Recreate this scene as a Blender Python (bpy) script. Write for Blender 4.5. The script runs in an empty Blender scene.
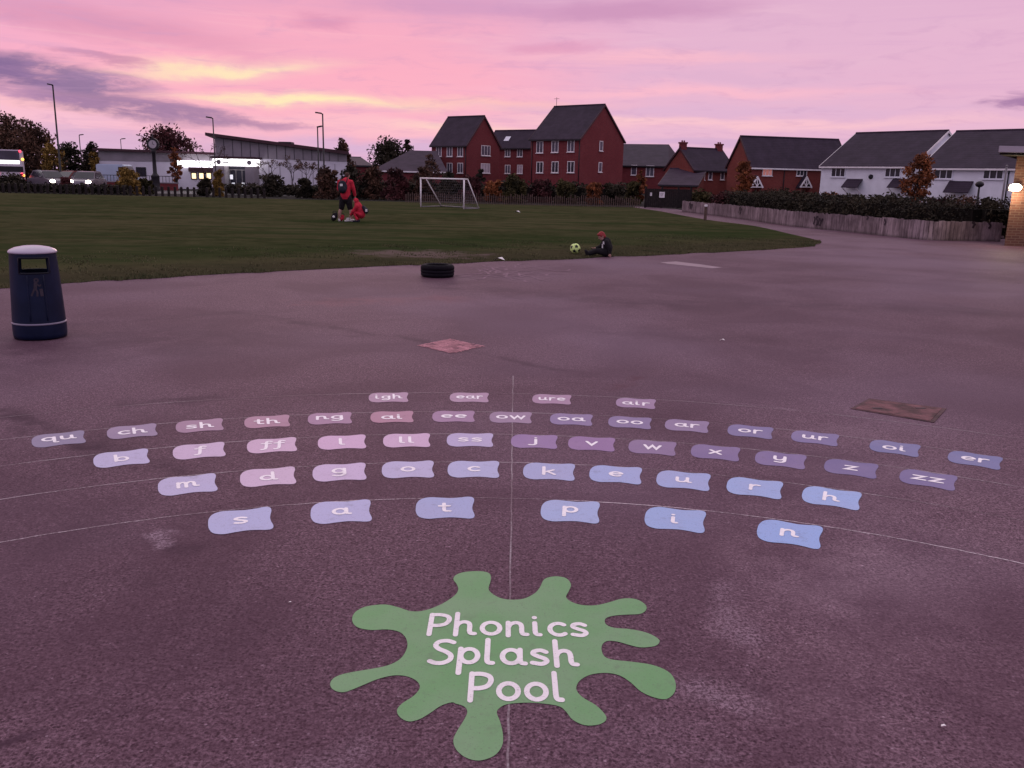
import bpy, bmesh, math, random
from mathutils import Vector, Matrix, noise as mnoise

random.seed(7)
S = bpy.context.scene
COL = S.collection
R = math.radians

# ------------------------------------------------------------------ camera
H, F, PITCH, ROLL = 1.6, 885.33, 0.22748, 0.021994
_c, _s = math.cos(ROLL), math.sin(ROLL)
_r0 = Vector((1, 0, 0))
_u0 = Vector((0, math.sin(PITCH), math.cos(PITCH)))
FWD = Vector((0, math.cos(PITCH), -math.sin(PITCH)))
RGT = _c * _r0 + _s * _u0
UP = -_s * _r0 + _c * _u0
EYE = Vector((0, 0, H))
cam = bpy.data.objects.new('camera', bpy.data.cameras.new('camera'))
COL.objects.link(cam)
m = Matrix((RGT, UP, -FWD)).transposed().to_4x4()
m.translation = EYE
cam.matrix_world = m
cam.data.sensor_width = 36
cam.data.lens = F / 1024 * 36
cam.data.clip_start = 0.05
cam.data.clip_end = 3000
S.camera = cam


def ray(px, py):
    return FWD + RGT * ((px - 512) / F) - UP * ((py - 384) / F)


def gnd(px, py, z=0.0):
    "where the sight line through a photo point meets the ground"
    d = ray(px, py)
    t = (z - H) / d.z
    p = EYE + d * t
    return Vector((p.x, p.y, z))


def at(px, py, Y):
    d = ray(px, py)
    return EYE + d * (Y / d.y)


def zat(px, py, Y):
    return at(px, py, Y).z


def onplane(px, py, p0, n):
    d = ray(px, py)
    t = (p0 - EYE).dot(n) / d.dot(n)
    return EYE + d * t


def lin(r, g, b):
    def f(c):
        c /= 255.0
        return c / 12.92 if c <= 0.04045 else ((c + 0.055) / 1.055) ** 2.4
    return (f(r), f(g), f(b), 1)


# ------------------------------------------------------------------ materials
class NT:
    def __init__(self, tree):
        self.t = tree
        tree.nodes.clear()

    def n(self, kind, **kw):
        nd = self.t.nodes.new(kind)
        for k, v in kw.items():
            setattr(nd, k, v)
        return nd

    def link(self, a, b):
        self.t.links.new(a, b)

    def put(self, sock, v):
        if isinstance(v, bpy.types.NodeSocket):
            self.link(v, sock)
        else:
            sock.default_value = v

    def math(self, op, a, b=None, c=None, clamp=False):
        nd = self.n('ShaderNodeMath', operation=op, use_clamp=clamp)
        for i, v in enumerate((a, b, c)):
            if v is not None:
                self.put(nd.inputs[i], v)
        return nd.outputs[0]

    def mix(self, fac, a, b, blend='MIX'):
        nd = self.n('ShaderNodeMix', data_type='RGBA', blend_type=blend)
        self.put(nd.inputs[0], fac)
        self.put(nd.inputs[6], a)
        self.put(nd.inputs[7], b)
        return nd.outputs[2]

    def noise(self, vec, scale, detail=3, rough=0.55, dist=0.0):
        nd = self.n('ShaderNodeTexNoise')
        if vec is not None:
            self.link(vec, nd.inputs['Vector'])
        nd.inputs['Scale'].default_value = scale
        nd.inputs['Detail'].default_value = detail
        nd.inputs['Roughness'].default_value = rough
        nd.inputs['Distortion'].default_value = dist
        return nd.outputs['Fac']

    def range(self, v, a, b, c=0.0, d=1.0, smooth=True):
        nd = self.n('ShaderNodeMapRange', interpolation_type='SMOOTHSTEP' if smooth else 'LINEAR')
        self.put(nd.inputs[0], v)
        for i, q in enumerate((a, b, c, d)):
            self.put(nd.inputs[i + 1], q)
        return nd.outputs[0]

    def xyz(self, v):
        nd = self.n('ShaderNodeSeparateXYZ')
        self.link(v, nd.inputs[0])
        return nd.outputs

    def comb(self, x, y, z):
        nd = self.n('ShaderNodeCombineXYZ')
        for i, v in enumerate((x, y, z)):
            self.put(nd.inputs[i], v)
        return nd.outputs[0]

    def bump(self, h, strength, dist):
        nd = self.n('ShaderNodeBump')
        nd.inputs['Strength'].default_value = strength
        nd.inputs['Distance'].default_value = dist
        self.link(h, nd.inputs['Height'])
        return nd.outputs[0]

    def pos(self):
        return self.n('ShaderNodeNewGeometry').outputs['Position']


MATS = {}


def newmat(name):
    mt = bpy.data.materials.new(name)
    mt.use_nodes = True
    N = NT(mt.node_tree)
    out = N.n('ShaderNodeOutputMaterial')
    b = N.n('ShaderNodeBsdfPrincipled')
    N.link(b.outputs[0], out.inputs[0])
    MATS[name] = mt
    return mt, N, b


def simple(name, col, rough=0.6, var=0.18, scale=3.0, metal=0.0, emis=None, estr=0.0, bump=0.0, bscale=60, spec=0.22):
    mt, N, b = newmat(name)
    p = N.pos()
    f = N.noise(p, scale, 4)
    lo = tuple(c * (1 - var) for c in col[:3]) + (1,)
    hi = tuple(min(1, c * (1 + var)) for c in col[:3]) + (1,)
    N.link(N.mix(N.range(f, 0.3, 0.7), lo, hi), b.inputs['Base Color'])
    b.inputs['Roughness'].default_value = rough
    b.inputs['Metallic'].default_value = metal
    b.inputs['Specular IOR Level'].default_value = spec
    if emis:
        b.inputs['Emission Color'].default_value = emis
        b.inputs['Emission Strength'].default_value = estr
    if bump:
        N.link(N.bump(N.noise(p, bscale, 3), bump, 0.01), b.inputs['Normal'])
    return mt


def leafmat(name, dark, light, scale=1.2):
    mt, N, b = newmat(name)
    p = N.pos()
    f = N.noise(p, scale, 3)
    g = N.noise(p, scale * 9, 2)
    f2 = N.math('ADD', N.math('MULTIPLY', f, 0.65), N.math('MULTIPLY', g, 0.35))
    N.link(N.mix(N.range(f2, 0.36, 0.64), dark + (1,), light + (1,)), b.inputs['Base Color'])
    b.inputs['Roughness'].default_value = 0.8
    b.inputs['Specular IOR Level'].default_value = 0.2
    return mt


def brickmat(name, c1, c2, mortar, bw=0.225, bh=0.075):
    mt, N, b = newmat(name)
    p = N.pos()
    x, y, z = N.xyz(p)
    v = N.comb(N.math('ADD', x, N.math('MULTIPLY', y, 0.8)), z, 0.0)
    br = N.n('ShaderNodeTexBrick')
    N.link(v, br.inputs['Vector'])
    br.inputs['Color1'].default_value = c1 + (1,)
    br.inputs['Color2'].default_value = c2 + (1,)
    br.inputs['Mortar'].default_value = mortar + (1,)
    br.inputs['Scale'].default_value = 1.0
    br.inputs['Brick Width'].default_value = bw
    br.inputs['Row Height'].default_value = bh
    br.inputs['Mortar Size'].default_value = 0.009
    f = N.noise(p, 0.5, 4)
    N.link(N.mix(N.range(f, 0.3, 0.7, 0.0, 0.35), br.outputs[0], tuple(c * 0.6 for c in c1) + (1,)), b.inputs['Base Color'])
    N.link(N.bump(br.outputs['Fac'], -0.4, 0.006), b.inputs['Normal'])
    b.inputs['Roughness'].default_value = 0.9
    b.inputs['Specular IOR Level'].default_value = 0.1
    return mt


def roofmat(name, c):
    mt, N, b = newmat(name)
    p = N.pos()
    x, y, z = N.xyz(p)
    w = N.n('ShaderNodeTexWave', wave_type='BANDS', bands_direction='Z', wave_profile='SAW')
    N.link(p, w.inputs['Vector'])
    w.inputs['Scale'].default_value = 1.6
    w.inputs['Distortion'].default_value = 0.3
    f = N.noise(p, 0.9, 5, 0.7)
    k = N.math('ADD', N.math('MULTIPLY', f, 0.8), N.math('MULTIPLY', w.outputs[1], 0.2))
    N.link(N.mix(N.range(k, 0.3, 0.75), tuple(q * 0.7 for q in c) + (1,), tuple(q * 1.25 for q in c) + (1,)), b.inputs['Base Color'])
    b.inputs['Roughness'].default_value = 0.8
    b.inputs['Specular IOR Level'].default_value = 0.12
    return mt


# asphalt: aggregate, pits, worn mottling, patched strips, scuffs, painted lamp light and shade, all in world coordinates
def asphalt():
    mt, N, b = newmat('asphalt')
    p = N.pos()
    x, y, z = N.xyz(p)
    fine = N.noise(p, 78, 3, 0.8)
    mid = N.noise(p, 24, 3, 0.6)
    grit = N.noise(p, 260, 2, 0.6)
    pits = N.range(N.noise(p, 48, 3, 0.8), 0.58, 0.68)
    big = N.noise(p, 0.55, 6, 0.62, 0.6)
    huge = N.noise(p, 0.16, 3, 0.6)
    col = N.mix(N.range(fine, 0.36, 0.66), (0.026, 0.013, 0.0165, 1), (0.135, 0.078, 0.094, 1))
    def cells(scale, shift):
        v = N.n('ShaderNodeVectorMath', operation='ADD')
        N.link(p, v.inputs[0])
        v.inputs[1].default_value = shift
        c = N.n('ShaderNodeTexVoronoi', feature='F1')
        N.link(v.outputs[0], c.inputs['Vector'])
        c.inputs['Scale'].default_value = scale
        return N.xyz(c.outputs['Color'])[0], c.outputs['Distance']
    c1, d1 = cells(150, (0, 0, 0))
    c2, d2 = cells(80, (4.3, 1.7, 0.2))
    col = N.mix(N.math('MULTIPLY', N.range(c1, 0.50, 1.0, 0.0, 0.36, False), 1.0), col, (0.150, 0.090, 0.110, 1))
    col = N.mix(N.range(c1, 0.24, 0.10, 0.0, 0.34), col, (0.030, 0.014, 0.018, 1))
    hole = N.math('MULTIPLY', N.range(c2, 0.20, 0.14), N.range(d2, 0.55, 0.30))
    col = N.mix(N.math('MULTIPLY', hole, 0.85), col, (0.016, 0.008, 0.010, 1))
    chipw = N.math('MULTIPLY', N.range(c2, 0.965, 0.985), N.range(d2, 0.45, 0.25))
    col = N.mix(N.math('MULTIPLY', chipw, 0.45), col, (0.30, 0.21, 0.24, 1))
    col = N.mix(N.range(mid, 0.40, 0.64, 0.0, 0.45), col, (0.042, 0.021, 0.027, 1))
    col = N.mix(N.math('MULTIPLY', N.range(grit, 0.66, 0.82), 0.28), col, (0.24, 0.165, 0.185, 1))
    col = N.mix(N.math('MULTIPLY', pits, 0.65), col, (0.022, 0.013, 0.016, 1))
    col = N.mix(N.range(big, 0.36, 0.60, 0.62, 0.0), col, (0.042, 0.020, 0.027, 1))
    col = N.mix(N.range(huge, 0.42, 0.66, 0.0, 0.32), col, (0.13, 0.09, 0.115, 1))

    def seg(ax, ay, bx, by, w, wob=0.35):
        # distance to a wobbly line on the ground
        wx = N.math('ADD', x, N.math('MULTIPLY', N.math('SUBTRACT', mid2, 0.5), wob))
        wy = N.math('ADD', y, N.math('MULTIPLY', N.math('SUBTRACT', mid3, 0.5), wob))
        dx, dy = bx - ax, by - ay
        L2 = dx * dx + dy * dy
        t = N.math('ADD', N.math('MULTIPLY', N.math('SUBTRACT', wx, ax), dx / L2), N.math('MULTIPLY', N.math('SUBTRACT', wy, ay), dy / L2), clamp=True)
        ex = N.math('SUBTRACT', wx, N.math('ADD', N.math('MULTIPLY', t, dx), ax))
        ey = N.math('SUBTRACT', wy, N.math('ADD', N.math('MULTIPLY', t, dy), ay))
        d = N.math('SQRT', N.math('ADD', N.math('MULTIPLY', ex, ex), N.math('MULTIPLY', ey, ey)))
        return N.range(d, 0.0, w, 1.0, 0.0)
    mid2 = N.noise(p, 2.2, 4, 0.65)
    off = N.n('ShaderNodeVectorMath', operation='ADD')
    N.link(p, off.inputs[0])
    off.inputs[1].default_value = (31.7, 12.3, 5.0)
    mid3 = N.noise(off.outputs[0], 2.2, 4, 0.65)

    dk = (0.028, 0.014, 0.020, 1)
    lamp_pool = (1.50, 1.62, 1.52, 1)  # multiplier for lamp light painted into the ground colour
    pale = (0.30, 0.22, 0.25, 1)

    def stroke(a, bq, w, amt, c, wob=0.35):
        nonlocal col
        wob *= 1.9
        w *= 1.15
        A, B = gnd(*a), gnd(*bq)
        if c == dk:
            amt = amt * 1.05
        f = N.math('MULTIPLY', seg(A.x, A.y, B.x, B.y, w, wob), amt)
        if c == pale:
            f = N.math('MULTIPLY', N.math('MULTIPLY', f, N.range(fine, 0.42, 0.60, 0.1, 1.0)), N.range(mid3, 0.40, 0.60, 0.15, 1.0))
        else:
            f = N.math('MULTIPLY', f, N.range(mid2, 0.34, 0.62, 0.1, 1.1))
        col = N.mix(f, col, N.mix(1.0, col, c, 'MULTIPLY') if c == lamp_pool else c)
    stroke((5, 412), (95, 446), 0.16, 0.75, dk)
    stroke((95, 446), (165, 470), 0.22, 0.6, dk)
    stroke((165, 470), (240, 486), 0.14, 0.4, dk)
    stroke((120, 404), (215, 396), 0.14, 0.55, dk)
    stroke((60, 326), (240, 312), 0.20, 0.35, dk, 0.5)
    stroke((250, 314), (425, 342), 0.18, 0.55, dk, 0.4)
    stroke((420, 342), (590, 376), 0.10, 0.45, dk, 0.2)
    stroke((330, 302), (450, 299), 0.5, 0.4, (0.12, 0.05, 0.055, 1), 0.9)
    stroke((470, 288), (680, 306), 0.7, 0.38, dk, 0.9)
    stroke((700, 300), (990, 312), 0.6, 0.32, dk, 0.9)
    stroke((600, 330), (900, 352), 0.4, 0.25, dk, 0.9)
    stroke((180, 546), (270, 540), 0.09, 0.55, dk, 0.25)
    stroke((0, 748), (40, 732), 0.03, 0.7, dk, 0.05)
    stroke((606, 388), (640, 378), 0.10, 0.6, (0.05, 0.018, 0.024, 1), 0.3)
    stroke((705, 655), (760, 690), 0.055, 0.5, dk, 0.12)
    stroke((40, 350), (200, 340), 1.5, 0.38, dk, 1.0)  # this and the next: shade on the left, away from the lamps, painted in
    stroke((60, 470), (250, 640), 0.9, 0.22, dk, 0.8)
    stroke((800, 560), (900, 690), 0.75, 0.75, lamp_pool, 0.5)  # this and the next: glow of the school lamps painted onto the tarmac
    stroke((880, 440), (980, 560), 1.0, 0.45, lamp_pool, 0.6)
    # pale scuffs
    stroke((162, 530), (166, 543), 0.075, 0.5, pale, 0.22)
    stroke((722, 590), (738, 630), 0.14, 0.30, pale, 0.25)
    stroke((690, 688), (752, 706), 0.11, 0.36, pale, 0.2)
    stroke((640, 744), (700, 738), 0.10, 0.30, pale, 0.2)
    stroke((718, 402), (790, 409), 0.05, 0.28, pale, 0.12)
    stroke((318, 760), (372, 742), 0.10, 0.18, pale, 0.25)
    col = N.mix(1.0, col, (1.58, 1.56, 1.74, 1), 'MULTIPLY')
    N.link(col, b.inputs['Base Color'])
    b.inputs['Roughness'].default_value = 0.66
    b.inputs['Specular IOR Level'].default_value = 0.09
    b.inputs['Specular Tint'].default_value = (1.0, 0.38, 0.92, 1)
    hgt = N.math('ADD', N.math('MULTIPLY', fine, 0.6), N.math('MULTIPLY', N.math('MAXIMUM', pits, hole), -0.9))
    N.link(N.bump(hgt, 0.35, 0.004), b.inputs['Normal'])


def paintmat():
    "floor paint: colour comes from the object, worn through a little to the aggregate below"
    mt, N, b = newmat('floor_paint')
    p = N.pos()
    oi = N.n('ShaderNodeObjectInfo')
    f = N.noise(p, 3.0, 4, 0.6)
    g = N.noise(p, 130, 2, 0.7)
    base = N.mix(N.range(f, 0.3, 0.7, 0.0, 0.22), oi.outputs['Color'], N.mix(0.55, oi.outputs['Color'], (0.46, 0.33, 0.44, 1)))
    pit = N.math('MULTIPLY', N.range(g, 0.56, 0.74), 0.42)
    worn = N.math('MULTIPLY', N.range(N.noise(p, 9, 4, 0.75), 0.54, 0.78), 0.38)
    base = N.mix(N.math('MAXIMUM', pit, worn), base, (0.10, 0.07, 0.085, 1))
    N.link(base, b.inputs['Base Color'])
    b.inputs['Roughness'].default_value = 0.6
    b.inputs['Specular IOR Level'].default_value = 0.35
    N.link(N.bump(g, 0.3, 0.002), b.inputs['Normal'])


def linemat():
    "thin worn line: breaks up so that the asphalt shows through"
    mt, N, b = newmat('worn_line')
    p = N.pos()
    oi = N.n('ShaderNodeObjectInfo')
    f = N.noise(p, 1.3, 4, 0.6)
    g = N.noise(p, 60, 3, 0.75)
    k = N.math('ADD', N.math('MULTIPLY', f, 0.7), N.math('MULTIPLY', g, 0.5))
    N.link(N.mix(N.range(k, 0.50, 0.76), (0.125, 0.068, 0.096, 1), oi.outputs['Color']), b.inputs['Base Color'])
    b.inputs['Roughness'].default_value = 0.6
    b.inputs['Specular IOR Level'].default_value = 0.34


def grassmat():
    mt, N, b = newmat('grass')
    p = N.pos()
    big = N.noise(p, 0.22, 5, 0.65, 0.5)
    mid = N.noise(p, 1.4, 5, 0.7)
    fine = N.noise(p, 26, 3, 0.7)
    col = N.mix(N.range(mid, 0.3, 0.7), (0.021, 0.022, 0.0105, 1), (0.055, 0.047, 0.026, 1))
    col = N.mix(N.range(fine, 0.35, 0.7, 0.0, 0.5), col, (0.021, 0.026, 0.011, 1))
    col = N.mix(N.range(big, 0.38, 0.62, 0.0, 0.55), col, (0.062, 0.050, 0.030, 1))
    band = N.noise(N.comb(N.math('MULTIPLY', N.xyz(p)[0], 0.12), N.math('MULTIPLY', N.xyz(p)[1], 0.9), 2.0), 1.0, 4, 0.65)
    col = N.mix(N.range(band, 0.48, 0.62, 0.0, 0.7), col, (0.020, 0.028, 0.0115, 1))
    gx, gy, gz = N.xyz(p)
    de = N.math('ADD', N.math('MULTIPLY', N.math('ADD', gx, 7.0), -0.638), N.math('MULTIPLY', N.math('SUBTRACT', gy, 11.9), 0.77))
    de = N.math('ADD', de, N.math('MULTIPLY', N.math('SUBTRACT', mid, 0.5), 1.6))
    col = N.mix(N.range(de, 3.0, 1.2, 0.0, 0.60), col, (0.036, 0.027, 0.020, 1))
    col = N.mix(N.math('MULTIPLY', N.range(de, 2.4, 3.6), N.range(de, 9.0, 4.0)), col, N.mix(0.45, col, (0.017, 0.026, 0.010, 1)))
    # bare trodden soil near the tarmac edge
    A = gnd(420, 254)
    x, y, z = N.xyz(p)
    dx = N.math('MULTIPLY', N.math('SUBTRACT', x, A.x), 0.45)
    dy = N.math('MULTIPLY', N.math('SUBTRACT', y, A.y), 0.75)
    d = N.math('SQRT', N.math('ADD', N.math('MULTIPLY', dx, dx), N.math('MULTIPLY', dy, dy)))
    d = N.math('ADD', d, N.math('MULTIPLY', N.math('SUBTRACT', mid, 0.5), 2.2))
    col = N.mix(N.range(d, 0.2, 0.9, 0.75, 0.0), col, (0.115, 0.075, 0.080, 1))
    col = N.mix(1.0, col, (1.22, 1.30, 1.22, 1), 'MULTIPLY')
    N.link(col, b.inputs['Base Color'])
    b.inputs['Roughness'].default_value = 1.0
    b.inputs['Specular IOR Level'].default_value = 0.0
    N.link(N.bump(fine, 0.8, 0.03), b.inputs['Normal'])


asphalt(); paintmat(); linemat(); grassmat()
simple('earth', (0.011, 0.009, 0.008), 0.95, 0.35, 0.8, spec=0.1)
simple('road_tarmac', (0.06, 0.05, 0.055), 0.6, 0.2, 2)
simple('navy_plastic', (0.0075, 0.011, 0.034), 0.40, 0.2, 4, spec=0.13)
simple('navy_dark', (0.006, 0.006, 0.014), 0.5, 0.1, 4)
simple('lid_sky_sheen', (0.42, 0.36, 0.46), 0.25, 0.06, 6)  # sky reflection on the dome put in as a pale base colour
simple('pale_trim', (0.20, 0.17, 0.24), 0.35, 0.06, 6)
simple('faded_gold', (0.036, 0.026, 0.040), 0.55, 0.2, 30)
simple('rubber', (0.007, 0.005, 0.009), 0.8, 0.3, 25, bump=0.3, spec=0.1)
simple('white_paint', (0.72, 0.66, 0.70), 0.45, 0.08, 2)
simple('net_cord', (0.16, 0.14, 0.16), 0.8)
simple('white_cladding', (0.66, 0.65, 0.74), 0.6, 0.05, 1.5)
simple('store_white', (0.56, 0.52, 0.60), 0.55, 0.06, 0.8)
simple('store_grey', (0.22, 0.19, 0.22), 0.5, 0.12, 1.0)
simple('dark_fascia', (0.05, 0.02, 0.028), 0.5, 0.15, 2)
simple('dark_metal', (0.018, 0.015, 0.02), 0.45, 0.15, 4)
simple('grey_metal', (0.16, 0.14, 0.16), 0.45, 0.15, 4)
simple('glass_dark', (0.020, 0.018, 0.030), 0.22, 0.2, 1, spec=0.35)
simple('glass_mid', (0.07, 0.06, 0.09), 0.2, 0.3, 1)
simple('glass_warm', (0.3, 0.16, 0.15), 0.15, 0.2, 1, emis=lin(215, 130, 120), estr=0.35)
simple('curtain', (0.42, 0.34, 0.40), 0.8, 0.2, 3)


def boardmat():
    mt, N, b = newmat('timber_pale')
    p = N.pos()
    x, y, z = N.xyz(p)
    f = N.noise(N.comb(x, y, N.math('MULTIPLY', z, 0.25)), 4.2, 4, 0.75)
    g = N.noise(p, 0.7, 4, 0.6)
    col = N.mix(N.range(f, 0.36, 0.64), (0.125, 0.090, 0.105, 1), (0.300, 0.225, 0.255, 1))
    col = N.mix(N.range(g, 0.42, 0.62, 0.0, 0.5), col, (0.085, 0.060, 0.068, 1))
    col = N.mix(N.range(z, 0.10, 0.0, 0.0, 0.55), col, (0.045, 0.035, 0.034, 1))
    N.link(col, b.inputs['Base Color'])
    b.inputs['Roughness'].default_value = 0.9
    b.inputs['Specular IOR Level'].default_value = 0.1


boardmat()
simple('timber_dark', (0.016, 0.011, 0.012), 0.85, 0.3, 6)
simple('timber_warm', (0.10, 0.062, 0.055), 0.85, 0.25, 6)
simple('mural_paint', (0.035, 0.022, 0.032), 0.8, 0.3, 6)
simple('rusty_cover', (0.112, 0.043, 0.052), 0.7, 0.6, 7, bump=0.6, bscale=45)
simple('rusty_frame', (0.074, 0.034, 0.041), 0.7, 0.5, 9, bump=0.6, bscale=60)
simple('chalk_red', (0.38, 0.17, 0.21), 0.9, 0.3, 8)


def rubbed_chalk():
    mt, N, b = newmat('rubbed_chalk')
    p = N.pos()
    f = N.noise(p, 9, 4, 0.7)
    g = N.noise(p, 55, 3, 0.75)
    k = N.math('ADD', N.math('MULTIPLY', f, 0.55), N.math('MULTIPLY', g, 0.5))
    N.link(N.mix(N.range(k, 0.44, 0.62), (0.120, 0.062, 0.088, 1), (0.205, 0.088, 0.120, 1)), b.inputs['Base Color'])
    b.inputs['Roughness'].default_value = 0.85
    b.inputs['Specular IOR Level'].default_value = 0.1


rubbed_chalk()
simple('chalk_pale', (0.185, 0.108, 0.148), 0.9, 0.3, 8)
simple('bark', (0.035, 0.022, 0.022), 0.9, 0.3, 8)
simple('sign_glow', (0.9, 0.9, 0.95), 0.4, 0.0, 1, emis=(1, 0.97, 0.98, 1), estr=2.6)
simple('warm_glow', (0.9, 0.7, 0.4), 0.4, 0.3, 2, emis=(1, 0.72, 0.42, 1), estr=1.6)
simple('soft_glow', (0.9, 0.9, 0.95), 0.4, 0.2, 2, emis=(0.85, 0.85, 1, 1), estr=0.55)
simple('headlamp', (1, 0.9, 0.8), 0.3, 0.0, 1, emis=(1, 0.88, 0.72, 1), estr=14)
simple('tail_lamp', (0.7, 0.03, 0.05), 0.3, 0.0, 1, emis=(1, 0.05, 0.09, 1), estr=3.0)
simple('amber_lamp', (0.8, 0.4, 0.05), 0.3, 0.0, 1, emis=(1, 0.45, 0.08, 1), estr=3.5)
simple('wall_lamp_glow', (1, 0.95, 0.8), 0.3, 0.0, 1, emis=(1, 0.88, 0.62, 1), estr=22)
simple('car_silver', (0.16, 0.135, 0.17), 0.25, 0.05, 1, metal=0.3)
simple('car_red', (0.10, 0.012, 0.018), 0.22, 0.05, 1)
simple('car_grey', (0.12, 0.10, 0.13), 0.25, 0.05, 1, metal=0.3)
simple('van_blue', (0.36, 0.42, 0.55), 0.3, 0.05, 1)
simple('bus_white', (0.50, 0.44, 0.52), 0.3, 0.05, 1)
simple('skin', (0.36, 0.20, 0.17), 0.6, 0.08, 6)
simple('red_fabric', (0.42, 0.018, 0.040), 0.85, 0.25, 9)
simple('black_fabric', (0.010, 0.008, 0.011), 0.9, 0.3, 9)
simple('bag_fabric', (0.013, 0.014, 0.024), 0.8, 0.3, 9)
simple('reflective_patch', (0.62, 0.60, 0.60), 0.4, 0.1, 9)
simple('hair_dark', (0.055, 0.022, 0.018), 0.7, 0.3, 30)
simple('hair_red', (0.24, 0.030, 0.034), 0.7, 0.3, 30)
simple('shoe_white', (0.5, 0.45, 0.46), 0.6, 0.1, 9)
simple('ball_lime', (0.58, 0.72, 0.26), 0.45, 0.05, 9)
simple('ball_black', (0.015, 0.015, 0.016), 0.45, 0.05, 9)
simple('canopy_white', (0.36, 0.31, 0.36), 0.5, 0.08, 2)
simple('slate_flat', (0.06, 0.05, 0.06), 0.7, 0.2, 2)
brickmat('brick_red', (0.190, 0.034, 0.040), (0.140, 0.022, 0.029), (0.15, 0.065, 0.07))
brickmat('brick_warm', (0.225, 0.050, 0.042), (0.165, 0.033, 0.032), (0.16, 0.075, 0.07))
brickmat('brick_brown', (0.145, 0.066, 0.052), (0.085, 0.040, 0.036), (0.17, 0.11, 0.09))
roofmat('slate', (0.038, 0.026, 0.043))
roofmat('slate_purple', (0.047, 0.030, 0.050))
leafmat('leaf_dark', (0.012, 0.010, 0.008), (0.040, 0.030, 0.018))
leafmat('leaf_olive', (0.018, 0.017, 0.008), (0.075, 0.058, 0.022))
leafmat('leaf_brown', (0.026, 0.014, 0.011), (0.110, 0.052, 0.034))
leafmat('leaf_maroon', (0.026, 0.009, 0.011), (0.095, 0.027, 0.030))
leafmat('leaf_orange', (0.075, 0.024, 0.012), (0.26, 0.080, 0.030))
leafmat('leaf_yellow', (0.085, 0.050, 0.012), (0.24, 0.14, 0.035))
leafmat('blade', (0.040, 0.047, 0.019), (0.108, 0.095, 0.046), 0.8)


# ------------------------------------------------------------------ builders
BASE = {}


def tag(o, label=None, cat=None, group=None, kind=None):
    for k, v in (('label', label), ('category', cat), ('group', group), ('kind', kind)):
        if v:
            o[k] = v
    return o


def thing(name, label, cat, loc, group=None):
    o = bpy.data.objects.new(name, None)
    o.empty_display_size = 0.2
    COL.objects.link(o)
    o.location = loc
    BASE[o.name] = Vector(loc)
    return tag(o, label, cat, group)


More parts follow.
